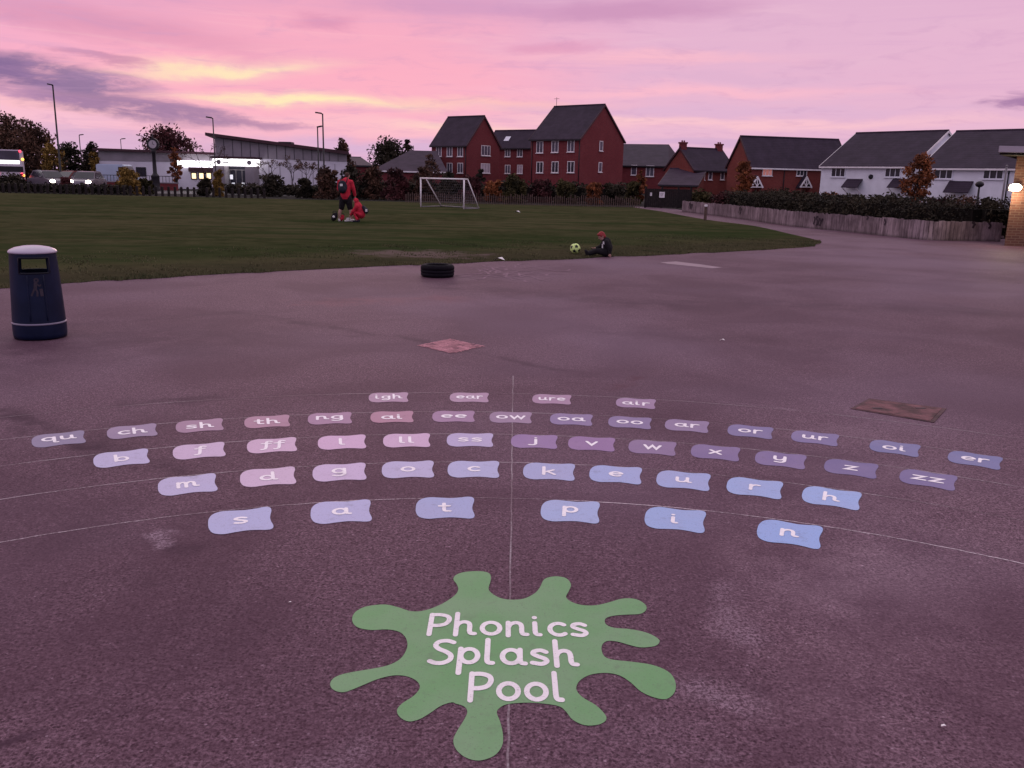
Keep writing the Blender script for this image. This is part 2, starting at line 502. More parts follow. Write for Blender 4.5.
class MB:
    def __init__(self):
        self.v, self.f = [], []

    def add(self, vs, fs):
        k = len(self.v)
        self.v += [Vector(q) for q in vs]
        self.f += [tuple(i + k for i in q) for q in fs]
        return self

    def box(self, c, s, ax=None, ay=None, az=None):
        "box centred at c with sizes s along ax, ay, az"
        ax = Vector(ax or (1, 0, 0)).normalized()
        az = Vector(az or (0, 0, 1)).normalized()
        ay = Vector(ay).normalized() if ay else az.cross(ax).normalized()
        c = Vector(c)
        vs = []
        for k in (-.5, .5):
            for j, i in ((-.5, -.5), (-.5, .5), (.5, .5), (.5, -.5)):
                vs.append(c + ax * s[0] * i + ay * s[1] * j + az * s[2] * k)
        return self.add(vs, [(0, 3, 2, 1), (4, 5, 6, 7), (0, 1, 5, 4), (1, 2, 6, 5), (2, 3, 7, 6), (3, 0, 4, 7)])

    def tube(self, pts, rad, seg=8, cap=True):
        pts = [Vector(p) for p in pts]
        rad = rad if isinstance(rad, (list, tuple)) else [rad] * len(pts)
        vs, fs = [], []
        prev = None
        for i, p in enumerate(pts):
            t = (pts[min(i + 1, len(pts) - 1)] - pts[max(i - 1, 0)]).normalized()
            if prev is None:
                a = t.orthogonal().normalized()
            else:
                a = (prev - t * prev.dot(t)).normalized()
            prev = a
            b = t.cross(a)
            for k in range(seg):
                th = 2 * math.pi * k / seg
                vs.append(p + (a * math.cos(th) + b * math.sin(th)) * rad[i])
        for i in range(len(pts) - 1):
            for k in range(seg):
                k2 = (k + 1) % seg
                fs.append((i * seg + k, i * seg + k2, (i + 1) * seg + k2, (i + 1) * seg + k))
        if cap:
            fs.append(tuple(range(seg))[::-1])
            fs.append(tuple((len(pts) - 1) * seg + k for k in range(seg)))
        return self.add(vs, fs)

    def lathe(self, prof, c=(0, 0, 0), seg=32, skip=None):
        "profile of (r, z) turned about the vertical through c"
        c = Vector(c)
        vs, fs = [], []
        for r, z in prof:
            for k in range(seg):
                th = 2 * math.pi * k / seg
                vs.append(c + Vector((r * math.sin(th), -r * math.cos(th), z)))
        for i in range(len(prof) - 1):
            for k in range(seg):
                if skip and skip(i, k):
                    continue
                k2 = (k + 1) % seg
                fs.append((i * seg + k, i * seg + k2, (i + 1) * seg + k2, (i + 1) * seg + k))
        return self.add(vs, fs)

    def ball(self, c, r, seg=12, rings=8, ax=None):
        c = Vector(c)
        r = Vector(r) if not isinstance(r, (int, float)) else Vector((r, r, r))
        vs, fs = [], []
        for i in range(rings + 1):
            ph = math.pi * i / rings
            for k in range(seg):
                th = 2 * math.pi * k / seg
                d = Vector((math.sin(ph) * math.cos(th) * r.x, math.sin(ph) * math.sin(th) * r.y, math.cos(ph) * r.z))
                if ax:
                    d = ax @ d
                vs.append(c + d)
        for i in range(rings):
            for k in range(seg):
                k2 = (k + 1) % seg
                fs.append((i * seg + k, (i + 1) * seg + k, (i + 1) * seg + k2, i * seg + k2))
        return self.add(vs, fs)

    def prism(self, poly, vec):
        "polygon of 3-D points extruded along vec"
        n = len(poly)
        poly = [Vector(q) for q in poly]
        vec = Vector(vec)
        fs = [tuple(range(n))[::-1], tuple(range(n, 2 * n))]
        fs += [(i, (i + 1) % n, (i + 1) % n + n, i + n) for i in range(n)]
        return self.add(poly + [q + vec for q in poly], fs)

    def build(self, name, mat, parent=None, smooth=False, loc=None, bevel=0.0):
        me = bpy.data.meshes.new(name)
        b = BASE[parent.name] if parent else Vector(loc or (0, 0, 0))
        me.from_pydata([tuple(q - b) for q in self.v], [], self.f)
        me.materials.append(MATS[mat])
        me.validate()
        bm = bmesh.new()
        bm.from_mesh(me)
        if bevel:
            bmesh.ops.remove_doubles(bm, verts=bm.verts, dist=1e-5)
            bmesh.ops.bevel(bm, geom=[e for e in bm.edges if e.is_manifold and e.calc_face_angle(0) > 0.6], offset=bevel, segments=2, affect='EDGES')
        bm.to_mesh(me)
        bm.free()
        if smooth:
            me.polygons.foreach_set('use_smooth', [True] * len(me.polygons))
        o = bpy.data.objects.new(name, me)
        COL.objects.link(o)
        if parent:
            o.parent = parent
        else:
            o.location = b
        BASE[o.name] = b
        return o


def copy_tree(o, parent=None):
    c = o.copy()
    COL.objects.link(c)
    if parent:
        c.parent = parent
    for ch in [q for q in o.children]:
        copy_tree(ch, c)
    return c


def catmull(pts, n=6, closed=False):
    out = []
    m = len(pts)
    for i in range(m if closed else m - 1):
        if closed:
            p0, p1, p2, p3 = pts[(i - 1) % m], pts[i], pts[(i + 1) % m], pts[(i + 2) % m]
        else:
            p0, p1, p2, p3 = pts[max(i - 1, 0)], pts[i], pts[i + 1], pts[min(i + 2, m - 1)]
        for k in range(n):
            t = k / n
            out.append(tuple(0.5 * (2 * p1[j] + (p2[j] - p0[j]) * t + (2 * p0[j] - 5 * p1[j] + 4 * p2[j] - p3[j]) * t * t +
                                    (3 * p1[j] - p0[j] - 3 * p2[j] + p3[j]) * t ** 3) for j in range(2)))
    if not closed:
        out.append(tuple(pts[-1]))
    return out


# ------------------------------------------------------------------ world
def world():
    w = bpy.data.worlds.new('World')
    S.world = w
    w.use_nodes = True
    N = NT(w.node_tree)
    out = N.n('ShaderNodeOutputWorld')
    bg = N.n('ShaderNodeBackground')
    N.link(bg.outputs[0], out.inputs[0])
    d = N.n('ShaderNodeTexCoord').outputs['Generated']
    x, y, z = N.xyz(d)
    h = N.math('SQRT', N.math('ADD', N.math('MULTIPLY', x, x), N.math('MULTIPLY', y, y)))
    el0 = N.math('DIVIDE', z, N.math('MAXIMUM', h, 0.001))
    az0 = N.math('ARCTAN2', x, y)
    zz = N.math('ADD', N.math('MAXIMUM', z, 0.0), 0.10)
    plane = N.comb(N.math('DIVIDE', x, zz), N.math('DIVIDE', y, zz), 0.0)
    n1 = N.noise(plane, 1.1, 6, 0.6, 0.3)
    sv = N.comb(N.math('MULTIPLY', az0, 3.2), N.math('MULTIPLY', el0, 34.0), 3.7)
    n2 = N.noise(sv, 1.0, 5, 0.6, 0.4)
    sv2 = N.comb(N.math('MULTIPLY', az0, 8.0), N.math('MULTIPLY', el0, 30.0), 9.1)
    n3 = N.noise(sv2, 1.0, 6, 0.62, 0.5)
    az = N.math('ADD', az0, N.math('MULTIPLY', N.math('SUBTRACT', n1, 0.5), 0.16))
    el = N.math('ADD', el0, N.math('ADD', N.math('MULTIPLY', N.math('SUBTRACT', n2, 0.5), 0.016), N.math('MULTIPLY', N.math('SUBTRACT', n3, 0.5), 0.030)))
    ramp = N.n('ShaderNodeValToRGB')
    ramp.color_ramp.interpolation = 'EASE'
    stops = [(0.0, (214, 180, 212)), (0.022, (221, 183, 214)), (0.044, (248, 195, 212)), (0.072, (251, 186, 205)), (0.105, (250, 178, 203)),
             (0.14, (240, 172, 202)), (0.18, (220, 160, 196)), (0.26, (210, 166, 204))]
    cr = ramp.color_ramp
    while len(cr.elements) < len(stops):
        cr.elements.new(0.5)
    for e, (p, c) in zip(cr.elements, stops):
        e.position = p
        e.color = lin(*c)
    N.link(el, ramp.inputs[0])
    col = ramp.outputs[0]

    def aze(px, py):
        r = ray(px, py)
        return math.atan2(r.x, r.y), r.z / math.hypot(r.x, r.y)

    def blob(px, py, rx, ry, c, amt, tilt=0.0, soft=(0.25, 1.0), em=1.0):
        nonlocal col
        brk = c[0] < 180
        a0, e0 = aze(px, py)
        da = N.math('SUBTRACT', az, a0)
        de = N.math('SUBTRACT', el, e0)
        if tilt:
            de = N.math('SUBTRACT', de, N.math('MULTIPLY', da, tilt))
        qa = N.math('DIVIDE', da, rx / 900.0)
        qe = N.math('DIVIDE', de, ry / 900.0)
        dd = N.math('SQRT', N.math('ADD', N.math('MULTIPLY', qa, qa), N.math('MULTIPLY', qe, qe)))
        f = N.range(dd, soft[0], soft[1], amt, 0.0)
        if brk:
            f = N.math('MULTIPLY', f, N.range(N.math('ADD', N.math('MULTIPLY', n3, 0.6), N.math('MULTIPLY', n5, 0.4)), 0.36, 0.53, 0.25, 1.0))
        cc = lin(*c)
        col = N.mix(f, col, tuple(q * em for q in cc[:3]) + (1,))
    n4 = N.noise(N.comb(N.math('MULTIPLY', az0, 5.0), N.math('MULTIPLY', el0, 85.0), 1.3), 1.0, 6, 0.62, 0.8)
    n5 = N.noise(plane, 3.4, 7, 0.65, 0.6)
    # streaky thin cloud everywhere
    col = N.mix(N.range(n2, 0.50, 0.72, 0.0, 0.45), col, lin(214, 166, 202))
    col = N.mix(N.range(n3, 0.52, 0.75, 0.0, 0.32), col, lin(208, 158, 196))
    col = N.mix(N.range(n4, 0.50, 0.72, 0.0, 0.42), col, lin(255, 206, 214))
    blob(870, 70, 500, 160, (228, 183, 210), 0.85)
    blob(310, 70, 330, 110, (255, 176, 192), 0.6)
    # glow of the set sun behind thin cloud
    blob(225, 68, 165, 17, (255, 214, 196), 0.85, 0.09, (0.0, 1.0))
    blob(215, 70, 120, 7, (255, 234, 190), 0.85, 0.10, (0.0, 1.0))
    blob(330, 103, 215, 12, (255, 218, 196), 0.85, 0.0, (0.0, 1.0))
    blob(310, 103, 150, 6, (255, 238, 188), 0.9, 0.0, (0.0, 1.0))
    blob(480, 104, 180, 9, (255, 200, 190), 0.55, 0.02, (0.0, 1.0))
    blob(415, 128, 260, 11, (255, 196, 203), 0.8, -0.02, (0.0, 1.0))
    blob(460, 128, 110, 6, (255, 215, 200), 0.7, -0.02, (0.0, 1.0))
    blob(60, 110, 140, 7, (255, 196, 200), 0.7, -0.05, (0.0, 1.0))
    blob(760, 124, 330, 9, (253, 200, 208), 0.85, 0.0, (0.0, 1.0))
    blob(720, 111, 300, 7, (224, 182, 212), 0.7, 0.0, (0.1, 1.0))
    blob(680, 93, 300, 9, (254, 190, 205), 0.8, 0.0, (0.0, 1.0))
    blob(640, 58, 200, 9, (253, 190, 204), 0.75, 0.0, (0.0, 1.0))
    blob(600, 118, 120, 8, (255, 206, 206), 0.7, 0.0, (0.0, 1.0))
    blob(700, 142, 220, 7, (205, 170, 207), 0.6, 0.0, (0.1, 1.0))
    blob(420, 150, 190, 14, (214, 180, 214), 0.75, -0.02, (0.2, 1.0))
    blob(640, 155, 130, 10, (212, 176, 208), 0.6, 0.0, (0.2, 1.0))
    # grey-violet cloud bank to the left
    blob(45, 74, 118, 18, (148, 120, 158), 0.97, -0.13, (0.35, 1.0))
    blob(-20, 66, 80, 18, (136, 108, 152), 0.9, -0.1, (0.3, 1.0))
    blob(110, 106, 130, 17, (158, 124, 160), 0.92, -0.09, (0.3, 1.0))
    blob(200, 114, 85, 10, (164, 128, 164), 0.85, -0.12, (0.3, 1.0))
    blob(265, 123, 40, 5, (176, 130, 168), 0.5, -0.1, (0.3, 1.0))
    blob(95, 58, 60, 6, (196, 138, 170), 0.7, -0.1, (0.3, 1.0))
    blob(20, 95, 90, 10, (172, 132, 172), 0.7, -0.08, (0.3, 1.0))
    blob(110, 140, 150, 10, (216, 176, 206), 0.6, -0.05, (0.3, 1.0))
    # mauve bars high up
    blob(620, 12, 150, 18, (206, 150, 188), 0.85, 0.03, (0.2, 1.0))
    blob(470, 8, 120, 16, (212, 156, 194), 0.6, 0.0, (0.2, 1.0))
    blob(325, 22, 60, 9, (214, 142, 178), 0.6, 0.05, (0.2, 1.0))
    blob(560, 48, 60, 8, (222, 148, 182), 0.5, 0.0, (0.2, 1.0))
    blob(90, 20, 190, 22, (216, 146, 178), 0.6, -0.08, (0.2, 1.0))
    blob(720, 78, 160, 7, (222, 178, 208), 0.5, 0.0, (0.2, 1.0))
    blob(1003, 103, 42, 8, (164, 122, 166), 0.9, 0.16, (0.3, 1.0))
    col = N.mix(N.range(n5, 0.50, 0.72, 0.0, 0.30), col, lin(202, 152, 192))
    col = N.mix(N.range(n4, 0.46, 0.30, 0.0, 0.22), col, lin(212, 164, 202))
    # unseen dome above and behind: lavender, brightened past dusk to light the scene
    up = N.range(el0, 0.17, 0.50)
    back = N.range(y, 0.15, -0.75)
    zen = N.mix(back, (ZEN[0], ZEN[1], ZEN[2], 1), (BACK[0], BACK[1], BACK[2], 1))
    col = N.mix(N.math('MAXIMUM', up, back), col, zen)
    sky = N.n('ShaderNodeTexSky', sky_type='NISHITA', sun_disc=False, sun_elevation=R(4), sun_rotation=R(-12))
    skyc = N.mix(1.0, (0, 0, 0, 1), sky.outputs[0], 'ADD')
    mul = N.n('ShaderNodeVectorMath', operation='SCALE')
    N.link(skyc, mul.inputs[0])
    mul.inputs['Scale'].default_value = 0.02
    N.link(N.mix(N.math('MULTIPLY', N.math('MAXIMUM', up, back), 0.6), col, mul.outputs[0], 'ADD'), bg.inputs[0])
    bg.inputs[1].default_value = 1.0


ZEN = (1.06, 0.95, 1.00)
BACK = (0.70, 0.60, 0.80)
world()
sun = bpy.data.objects.new('sun', bpy.data.lights.new('sun', 'SUN'))
COL.objects.link(sun)
sun.data.energy = 0.35
sun.data.angle = R(20)
sun.data.color = (1, 0.66, 0.62)
sd = Vector((math.sin(R(-12)) * math.cos(R(4)), math.cos(R(-12)) * math.cos(R(4)), math.sin(R(4))))
sun.rotation_euler = sd.to_track_quat('Z', 'Y').to_euler()


# ------------------------------------------------------------------ ground
def sheet(name, pts, z, mat, kind='structure'):
    mb = MB()
    mb.add([(p[0], p[1], z) for p in pts], [tuple(range(len(pts)))])
    o = mb.build(name, mat, loc=(0, 0, z))
    bm = bmesh.new()
    bm.from_mesh(o.data)
    bmesh.ops.triangulate(bm, faces=bm.faces)
    bmesh.ops.recalc_face_normals(bm, faces=bm.faces)
    for f in bm.faces:
        if f.normal.z < 0:
            f.normal_flip()
    bm.to_mesh(o.data)
    bm.free()
    return tag(o, kind=kind)


sheet('ground', [(-1500, -300), (1500, -300), (1500, 2200), (-1500, 2200)], -0.03, 'earth')
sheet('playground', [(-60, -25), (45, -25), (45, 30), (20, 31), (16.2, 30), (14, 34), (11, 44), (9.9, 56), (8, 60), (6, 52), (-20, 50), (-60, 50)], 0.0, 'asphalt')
NEAR = [(0, 289), (60, 283.5), (120, 280), (200, 275.8), (300, 270), (400, 265.8), (435, 264.2), (520, 260.8), (600, 257.6), (680, 254), (734, 251.6), (805, 247), (817, 243.5), (819, 241)]
FARE = [(808, 238), (790, 234), (753, 225.8), (705, 219.5), (660, 211.3)]
edge = [gnd(*q) for q in NEAR]
edge2 = [gnd(*q) for q in FARE]
field = [(-70, 1.0), (-20, 7.6)] + [(p.x, p.y) for p in edge]
near2 = catmull([(p.x, p.y) for p in edge], 5)
far2 = catmull([(p.x, p.y) for p in [edge[-1]] + edge2], 5)
rng = random.Random(3)
near2 = [(a + rng.uniform(-.05, .05), b + rng.uniform(-.11, .11)) for a, b in near2]
sheet('grass_field', [(-70, -2.0), (-20, 8.6)] + near2 + far2[1:] + [(7.5, 58), (-14, 59), (-70, 61)], 0.006, 'grass')
sheet('road', [(-80, 68), (-10, 68), (-12, 79), (-80, 79)], -0.024, 'road_tarmac')

# rough blades where turf meets tarmac and scattered through the near turf: one countless mass
mb = MB()
rng = random.Random(11)
allp = [(-20, 8.6)] + near2


def blade(x, y, hgt):
    a = rng.uniform(0, math.pi)
    w = rng.uniform(0.006, 0.014)
    lx, ly = rng.uniform(-.5, .5) * hgt, rng.uniform(-.5, .5) * hgt
    mb.add([(x - math.cos(a) * w, y - math.sin(a) * w, 0.004), (x + math.cos(a) * w, y + math.sin(a) * w, 0.004), (x + lx, y + ly, 0.004 + hgt)], [(0, 1, 2)])


for i in range(len(allp) - 1):
    a, b = Vector(allp[i]), Vector(allp[i + 1])
    L = (b - a).length
    nrm = Vector((-(b - a).y, (b - a).x)).normalized()
    for k in range(int(L * 900)):
        t = rng.random()
        off = rng.random() ** 1.8 * 5.0
        p = a + (b - a) * t + nrm * (off - 0.05)
        cl = mnoise.noise((p.x * 1.1, p.y * 1.1, 0.3))
        if cl < -0.12 and rng.random() < .75:
            continue
        blade(p.x, p.y, rng.uniform(0.012, 0.042) * (1 + 0.5 * cl) * (1.3 if off < .3 else 1))
go = mb.build('grass_blades', 'blade', loc=(0, 0, 0))
tag(go, 'short rough grass blades along the tarmac edge', 'grass', kind='stuff')

# ------------------------------------------------------------------ floor lettering
# centre lines of a school hand: x-height 1, stroke about 0.2
def el(cx, cy, rx, ry, a0=0, a1=360, n=22):
    return [(cx + rx * math.cos(R(a0 + (a1 - a0) * i / n)), cy + ry * math.sin(R(a0 + (a1 - a0) * i / n))) for i in range(n + 1)]


def sm(*p):
    return catmull(list(p), 6)


def bowl(cx=0.44):
    return ('loop', el(cx, 0.5, 0.35, 0.4)[:-1])


TAIL = lambda x, top: sm((x, top), (x, 0.6), (x, 0.28), (x + 0.06, 0.13), (x + 0.2, 0.1))
ARCH = sm((0.1, 0.55), (0.2, 0.78), (0.42, 0.9), (0.62, 0.82), (0.68, 0.6), (0.68, 0.3), (0.74, 0.13), (0.9, 0.1))
SS = sm((0.66, 0.8), (0.45, 0.9), (0.2, 0.84), (0.14, 0.68), (0.35, 0.53), (0.6, 0.4), (0.66, 0.24), (0.46, 0.1), (0.1, 0.16))
G = {
    'a': ([bowl(), TAIL(0.8, 0.92)], 1.05),
    'b': ([[(0.1, 1.5), (0.1, 0.1)], ('loop', el(0.46, 0.5, 0.34, 0.4)[:-1])], 0.92),
    'c': ([el(0.5, 0.5, 0.38, 0.4, 50, 312)], 0.85),
    'd': ([bowl(), TAIL(0.8, 1.5)], 1.05),
    'e': ([sm((0.12, 0.5), (0.5, 0.52), (0.84, 0.56)) , el(0.5, 0.5, 0.37, 0.4, 12, 312)], 0.95),
    'f': ([sm((0.78, 1.36), (0.62, 1.45), (0.46, 1.32), (0.42, 1.0), (0.38, 0.2), (0.3, -0.3), (0.05, -0.42)), [(0.12, 0.9), (0.7, 0.9)]], 0.72),
    'g': ([bowl(), sm((0.8, 0.92), (0.8, 0.3), (0.78, -0.15), (0.6, -0.4), (0.3, -0.44), (0.1, -0.34))], 1.0),
    'h': ([[(0.1, 1.5), (0.1, 0.0)], ARCH], 1.0),
    'i': ([TAIL(0.12, 0.92), ('dot', (0.12, 1.28))], 0.5),
    'j': ([sm((0.4, 0.92), (0.4, 0.2), (0.38, -0.2), (0.22, -0.42), (-0.05, -0.4)), ('dot', (0.4, 1.28))], 0.62),
    'k': ([[(0.1, 1.5), (0.1, 0.0)], [(0.72, 0.92), (0.16, 0.46)], [(0.34, 0.58), (0.8, 0.04)]], 0.92),
    'l': ([sm((0.12, 1.5), (0.12, 0.8), (0.12, 0.3), (0.18, 0.13), (0.34, 0.1))], 0.5),
    'm': ([[(0.1, 0.92), (0.1, 0.0)], sm((0.1, 0.55), (0.2, 0.8), (0.36, 0.9), (0.5, 0.82), (0.55, 0.6), (0.55, 0.0)),
           sm((0.55, 0.55), (0.66, 0.8), (0.82, 0.9), (0.97, 0.82), (1.02, 0.6), (1.02, 0.3), (1.08, 0.13), (1.22, 0.1))], 1.32),
    'n': ([[(0.1, 0.92), (0.1, 0.0)], ARCH], 1.0),
    'o': ([('loop', el(0.46, 0.5, 0.38, 0.4)[:-1])], 0.96),
    'p': ([[(0.1, 0.92), (0.1, -0.5)], ('loop', el(0.46, 0.5, 0.34, 0.4)[:-1])], 0.92),
    'q': ([bowl(), sm((0.8, 0.92), (0.8, 0.2), (0.8, -0.3), (0.84, -0.44), (0.98, -0.42))], 1.02),
    'r': ([[(0.1, 0.92), (0.1, 0.0)], sm((0.1, 0.5), (0.2, 0.76), (0.4, 0.9), (0.6, 0.86))], 0.68),
    's': ([SS], 0.82),
    't': ([sm((0.28, 1.3), (0.28, 0.8), (0.28, 0.3), (0.36, 0.13), (0.6, 0.12)), [(0.02, 0.9), (0.58, 0.9)]], 0.72),
    'u': ([sm((0.1, 0.92), (0.1, 0.4), (0.18, 0.16), (0.4, 0.1), (0.62, 0.22), (0.7, 0.45)), TAIL(0.74, 0.92)], 1.0),
    'v': ([[(0.06, 0.92), (0.42, 0.08), (0.78, 0.92)]], 0.86),
    'w': ([[(0.06, 0.92), (0.34, 0.08), (0.62, 0.86), (0.9, 0.08), (1.18, 0.92)]], 1.26),
    'x': ([[(0.08, 0.92), (0.78, 0.06)], [(0.76, 0.92), (0.06, 0.06)]], 0.86),
    'y': ([sm((0.1, 0.92), (0.1, 0.4), (0.18, 0.16), (0.4, 0.1), (0.62, 0.22), (0.72, 0.45)), sm((0.76, 0.92), (0.76, 0.2), (0.72, -0.2), (0.5, -0.42), (0.15, -0.36))], 0.98),
    'z': ([[(0.1, 0.88), (0.74, 0.88), (0.1, 0.1), (0.78, 0.1)]], 0.88),
    'P': ([[(0.12, 1.4), (0.12, 0.0)], sm((0.12, 1.36), (0.5, 1.38), (0.82, 1.26), (0.9, 1.02), (0.76, 0.74), (0.45, 0.62), (0.12, 0.62))], 1.0),
    'S': ([sm((0.92, 1.28), (0.66, 1.38), (0.34, 1.32), (0.2, 1.1), (0.34, 0.88), (0.66, 0.7), (0.86, 0.5), (0.84, 0.24), (0.6, 0.06), (0.3, 0.04), (0.06, 0.14))], 1.0),
}


def ribbon(mb, pts, w, tf, z, closed=False, caps=True):
    n = len(pts)
    L, Rr = [], []
    for i in range(n):
        if closed:
            a, b = pts[(i - 1) % n], pts[(i + 1) % n]
            p = pts[i]
            t = (b[0] - a[0], b[1] - a[1])
            tl = math.hypot(*t) or 1
            nx, ny, k = -t[1] / tl, t[0] / tl, 1.0
        else:
            p = pts[i]
            t1 = (p[0] - pts[i - 1][0], p[1] - pts[i - 1][1]) if i else (pts[1][0] - p[0], pts[1][1] - p[1])
            t2 = (pts[i + 1][0] - p[0], pts[i + 1][1] - p[1]) if i < n - 1 else t1
            l1, l2 = math.hypot(*t1) or 1, math.hypot(*t2) or 1
            t1, t2 = (t1[0] / l1, t1[1] / l1), (t2[0] / l2, t2[1] / l2)
            nx, ny = -(t1[1] + t2[1]), t1[0] + t2[0]
            nl = math.hypot(nx, ny) or 1
            nx, ny = nx / nl, ny / nl
            k = 1 / max(0.35, nx * -t1[1] + ny * t1[0])
        L.append((p[0] + nx * w * k, p[1] + ny * w * k))
        Rr.append((p[0] - nx * w * k, p[1] - ny * w * k))
    vs = [tf(q) + (z,) for q in L] + [tf(q) + (z,) for q in Rr]
    fs = [(i, i + n, (i + 1) % n + n, (i + 1) % n) for i in range(n if closed else n - 1)]
    mb.add(vs, fs)
    if caps and not closed:
        for e, q in ((0, 1), (n - 1, n - 2)):
            c, d = pts[e], pts[q]
            dx, dy = c[0] - d[0], c[1] - d[1]
            dl = math.hypot(dx, dy) or 1
            a0 = math.atan2(dy, dx)
            arc = [(c[0] + w * math.cos(a0 - math.pi / 2 + math.pi * k / 6) * 1.0, c[1] + w * math.sin(a0 - math.pi / 2 + math.pi * k / 6)) for k in range(7)]
            # flattened round end
            arc = [(q_[0] - dx / dl * 0.0, q_[1] - dy / dl * 0.0) for q_ in arc]
            mb.add([tf(q_) + (z + 0.0,) for q_ in arc], [tuple(range(7))])


def text_width(s, gap=0.16):
    return sum(G[c][1] for c in s) + gap * (len(s) - 1)


def letters(mb, s, tf, z, w=0.095, gap=0.16):
    "lay the word out from x = 0; tf maps letter units to the ground"
    x = 0.0
    for c in s:
        strokes, adv = G[c]
        for k, st in enumerate(strokes):
            tt = lambda q, x=x: tf((q[0] + x, q[1]))
            zz = z + 0.0003 * k
            if isinstance(st, tuple) and st[0] == 'loop':
                ribbon(mb, st[1], w, tt, zz, closed=True)
            elif isinstance(st, tuple) and st[0] == 'dot':
                mb.add([tt((st[1][0] + 0.12 * math.cos(a * math.pi / 6), st[1][1] + 0.12 * math.sin(a * math.pi / 6))) + (zz,) for a in range(12)], [tuple(range(12))])
            else:
                ribbon(mb, st, w, tt, zz)
        x += adv + gap


def up_faces(o):
    me = o.data
    bm = bmesh.new()
    bm.from_mesh(me)
    for f in bm.faces:
        f.normal_update()
        if f.normal.z < 0:
            f.normal_flip()
    bm.to_mesh(me)
    bm.free()


CX, CY = 0.0183 * H, 0.1633 * H
UNIT = [(-1.05, 0.0), (-1.02, 0.42), (-0.88, 0.78), (-0.58, 0.96), (-0.18, 0.92), (0.2, 0.87), (0.54, 0.92), (0.80, 0.985), (0.96, 0.955), (1.04, 0.82), (1.04, 0.56), (0.985, 0.25),
        (0.95, -0.03), (0.955, -0.3), (0.99, -0.56), (0.995, -0.78), (0.93, -0.95), (0.77, -0.99), (0.5, -0.92), (0.15, -0.87), (-0.25, -0.92), (-0.62, -0.97), (-0.91, -0.80), (-1.03, -0.42)]
ORD = ['first', 'second', 'third', 'fourth', 'fifth']
PATCH = [
    # word, centre in the photo, colour as it looks there, colour words
    ('igh', (388.8, 397.5), (162, 118, 156), 'mauve'), ('ear', (469.5, 397.5), (162, 118, 156), 'mauve'),
    ('ure', (552, 399.3), (158, 112, 152), 'mauve'), ('air', (636, 403.3), (146, 106, 152), 'dusky purple'),
    ('qu', (59, 439.3), (126, 108, 148), 'greyish purple'), ('ch', (132.5, 431.5), (138, 110, 150), 'greyish purple'),
    ('sh', (200, 425.8), (152, 108, 144), 'dusky pink'), ('th', (267.5, 421.7), (162, 108, 142), 'dusky pink'),
    ('ng', (330.2, 418.5), (152, 104, 146), 'dusky pink'), ('ai', (392.3, 417), (164, 104, 138), 'dusky pink'),
    ('ee', (453.8, 416.5), (150, 104, 150), 'dusky purple'), ('ow', (510.9, 417.5), (142, 106, 146), 'dusky purple'),
    ('oa', (571.5, 419.5), (130, 102, 154), 'dusky purple'), ('oo', (630, 422.5), (124, 98, 150), 'dusky purple'),
    ('ar', (687, 425.8), (132, 102, 150), 'dusky purple'), ('or', (750.4, 431.5), (114, 96, 152), 'blue purple'),
    ('ur', (815, 438), (116, 96, 152), 'blue purple'), ('oi', (894.8, 448), (104, 98, 156), 'blue purple'),
    ('er', (974.8, 459.8), (104, 100, 158), 'blue purple'),
    ('b', (121.8, 458.5), (174, 158, 206), 'lilac'), ('f', (199.5, 451), (192, 156, 198), 'pinkish lilac'),
    ('ff', (272.3, 445.5), (196, 152, 192), 'pinkish lilac'), ('l', (342.3, 442.3), (198, 150, 196), 'pinkish lilac'),
    ('ll', (407, 440.5), (196, 150, 194), 'pinkish lilac'), ('ss', (470.3, 440), (172, 150, 200), 'lilac'),
    ('j', (534.5, 441.5), (138, 98, 158), 'violet'), ('v', (591.8, 443.8), (140, 96, 154), 'violet'),
    ('w', (652.5, 447.5), (128, 94, 144), 'violet'), ('x', (715.5, 452.5), (118, 90, 146), 'violet'),
    ('y', (780.6, 459.7), (116, 90, 148), 'violet'), ('z', (851, 468.3), (106, 86, 144), 'violet'),
    ('zz', (928, 479.3), (108, 88, 146), 'violet'),
    ('m', (188, 484.8), (174, 158, 206), 'lilac'), ('d', (268.4, 477), (196, 158, 198), 'pinkish lilac'),
    ('g', (339.8, 472.3), (190, 158, 204), 'pinkish lilac'), ('o', (408.3, 469.5), (174, 158, 206), 'lilac'),
    ('c', (473.8, 469.3), (166, 158, 208), 'pale lavender'), ('k', (549.3, 471.5), (154, 152, 206), 'pale lavender'),
    ('e', (615.8, 474.5), (150, 154, 212), 'light blue'), ('u', (683.5, 480.3), (148, 152, 210), 'light blue'),
    ('r', (754.7, 487.6), (144, 156, 216), 'light blue'), ('h', (831.5, 497.5), (142, 158, 220), 'light blue'),
    ('s', (241, 520.8), (164, 158, 210), 'pale lavender'), ('a', (341.5, 511.8), (168, 158, 210), 'pale lavender'),
    ('t', (445.5, 507.8), (152, 152, 206), 'pale lavender'), ('p', (570.5, 511.3), (152, 158, 212), 'light blue'),
    ('i', (675.3, 519.3), (140, 156, 216), 'light blue'), ('n', (789.6, 533.4), (136, 156, 222), 'light blue'),
]
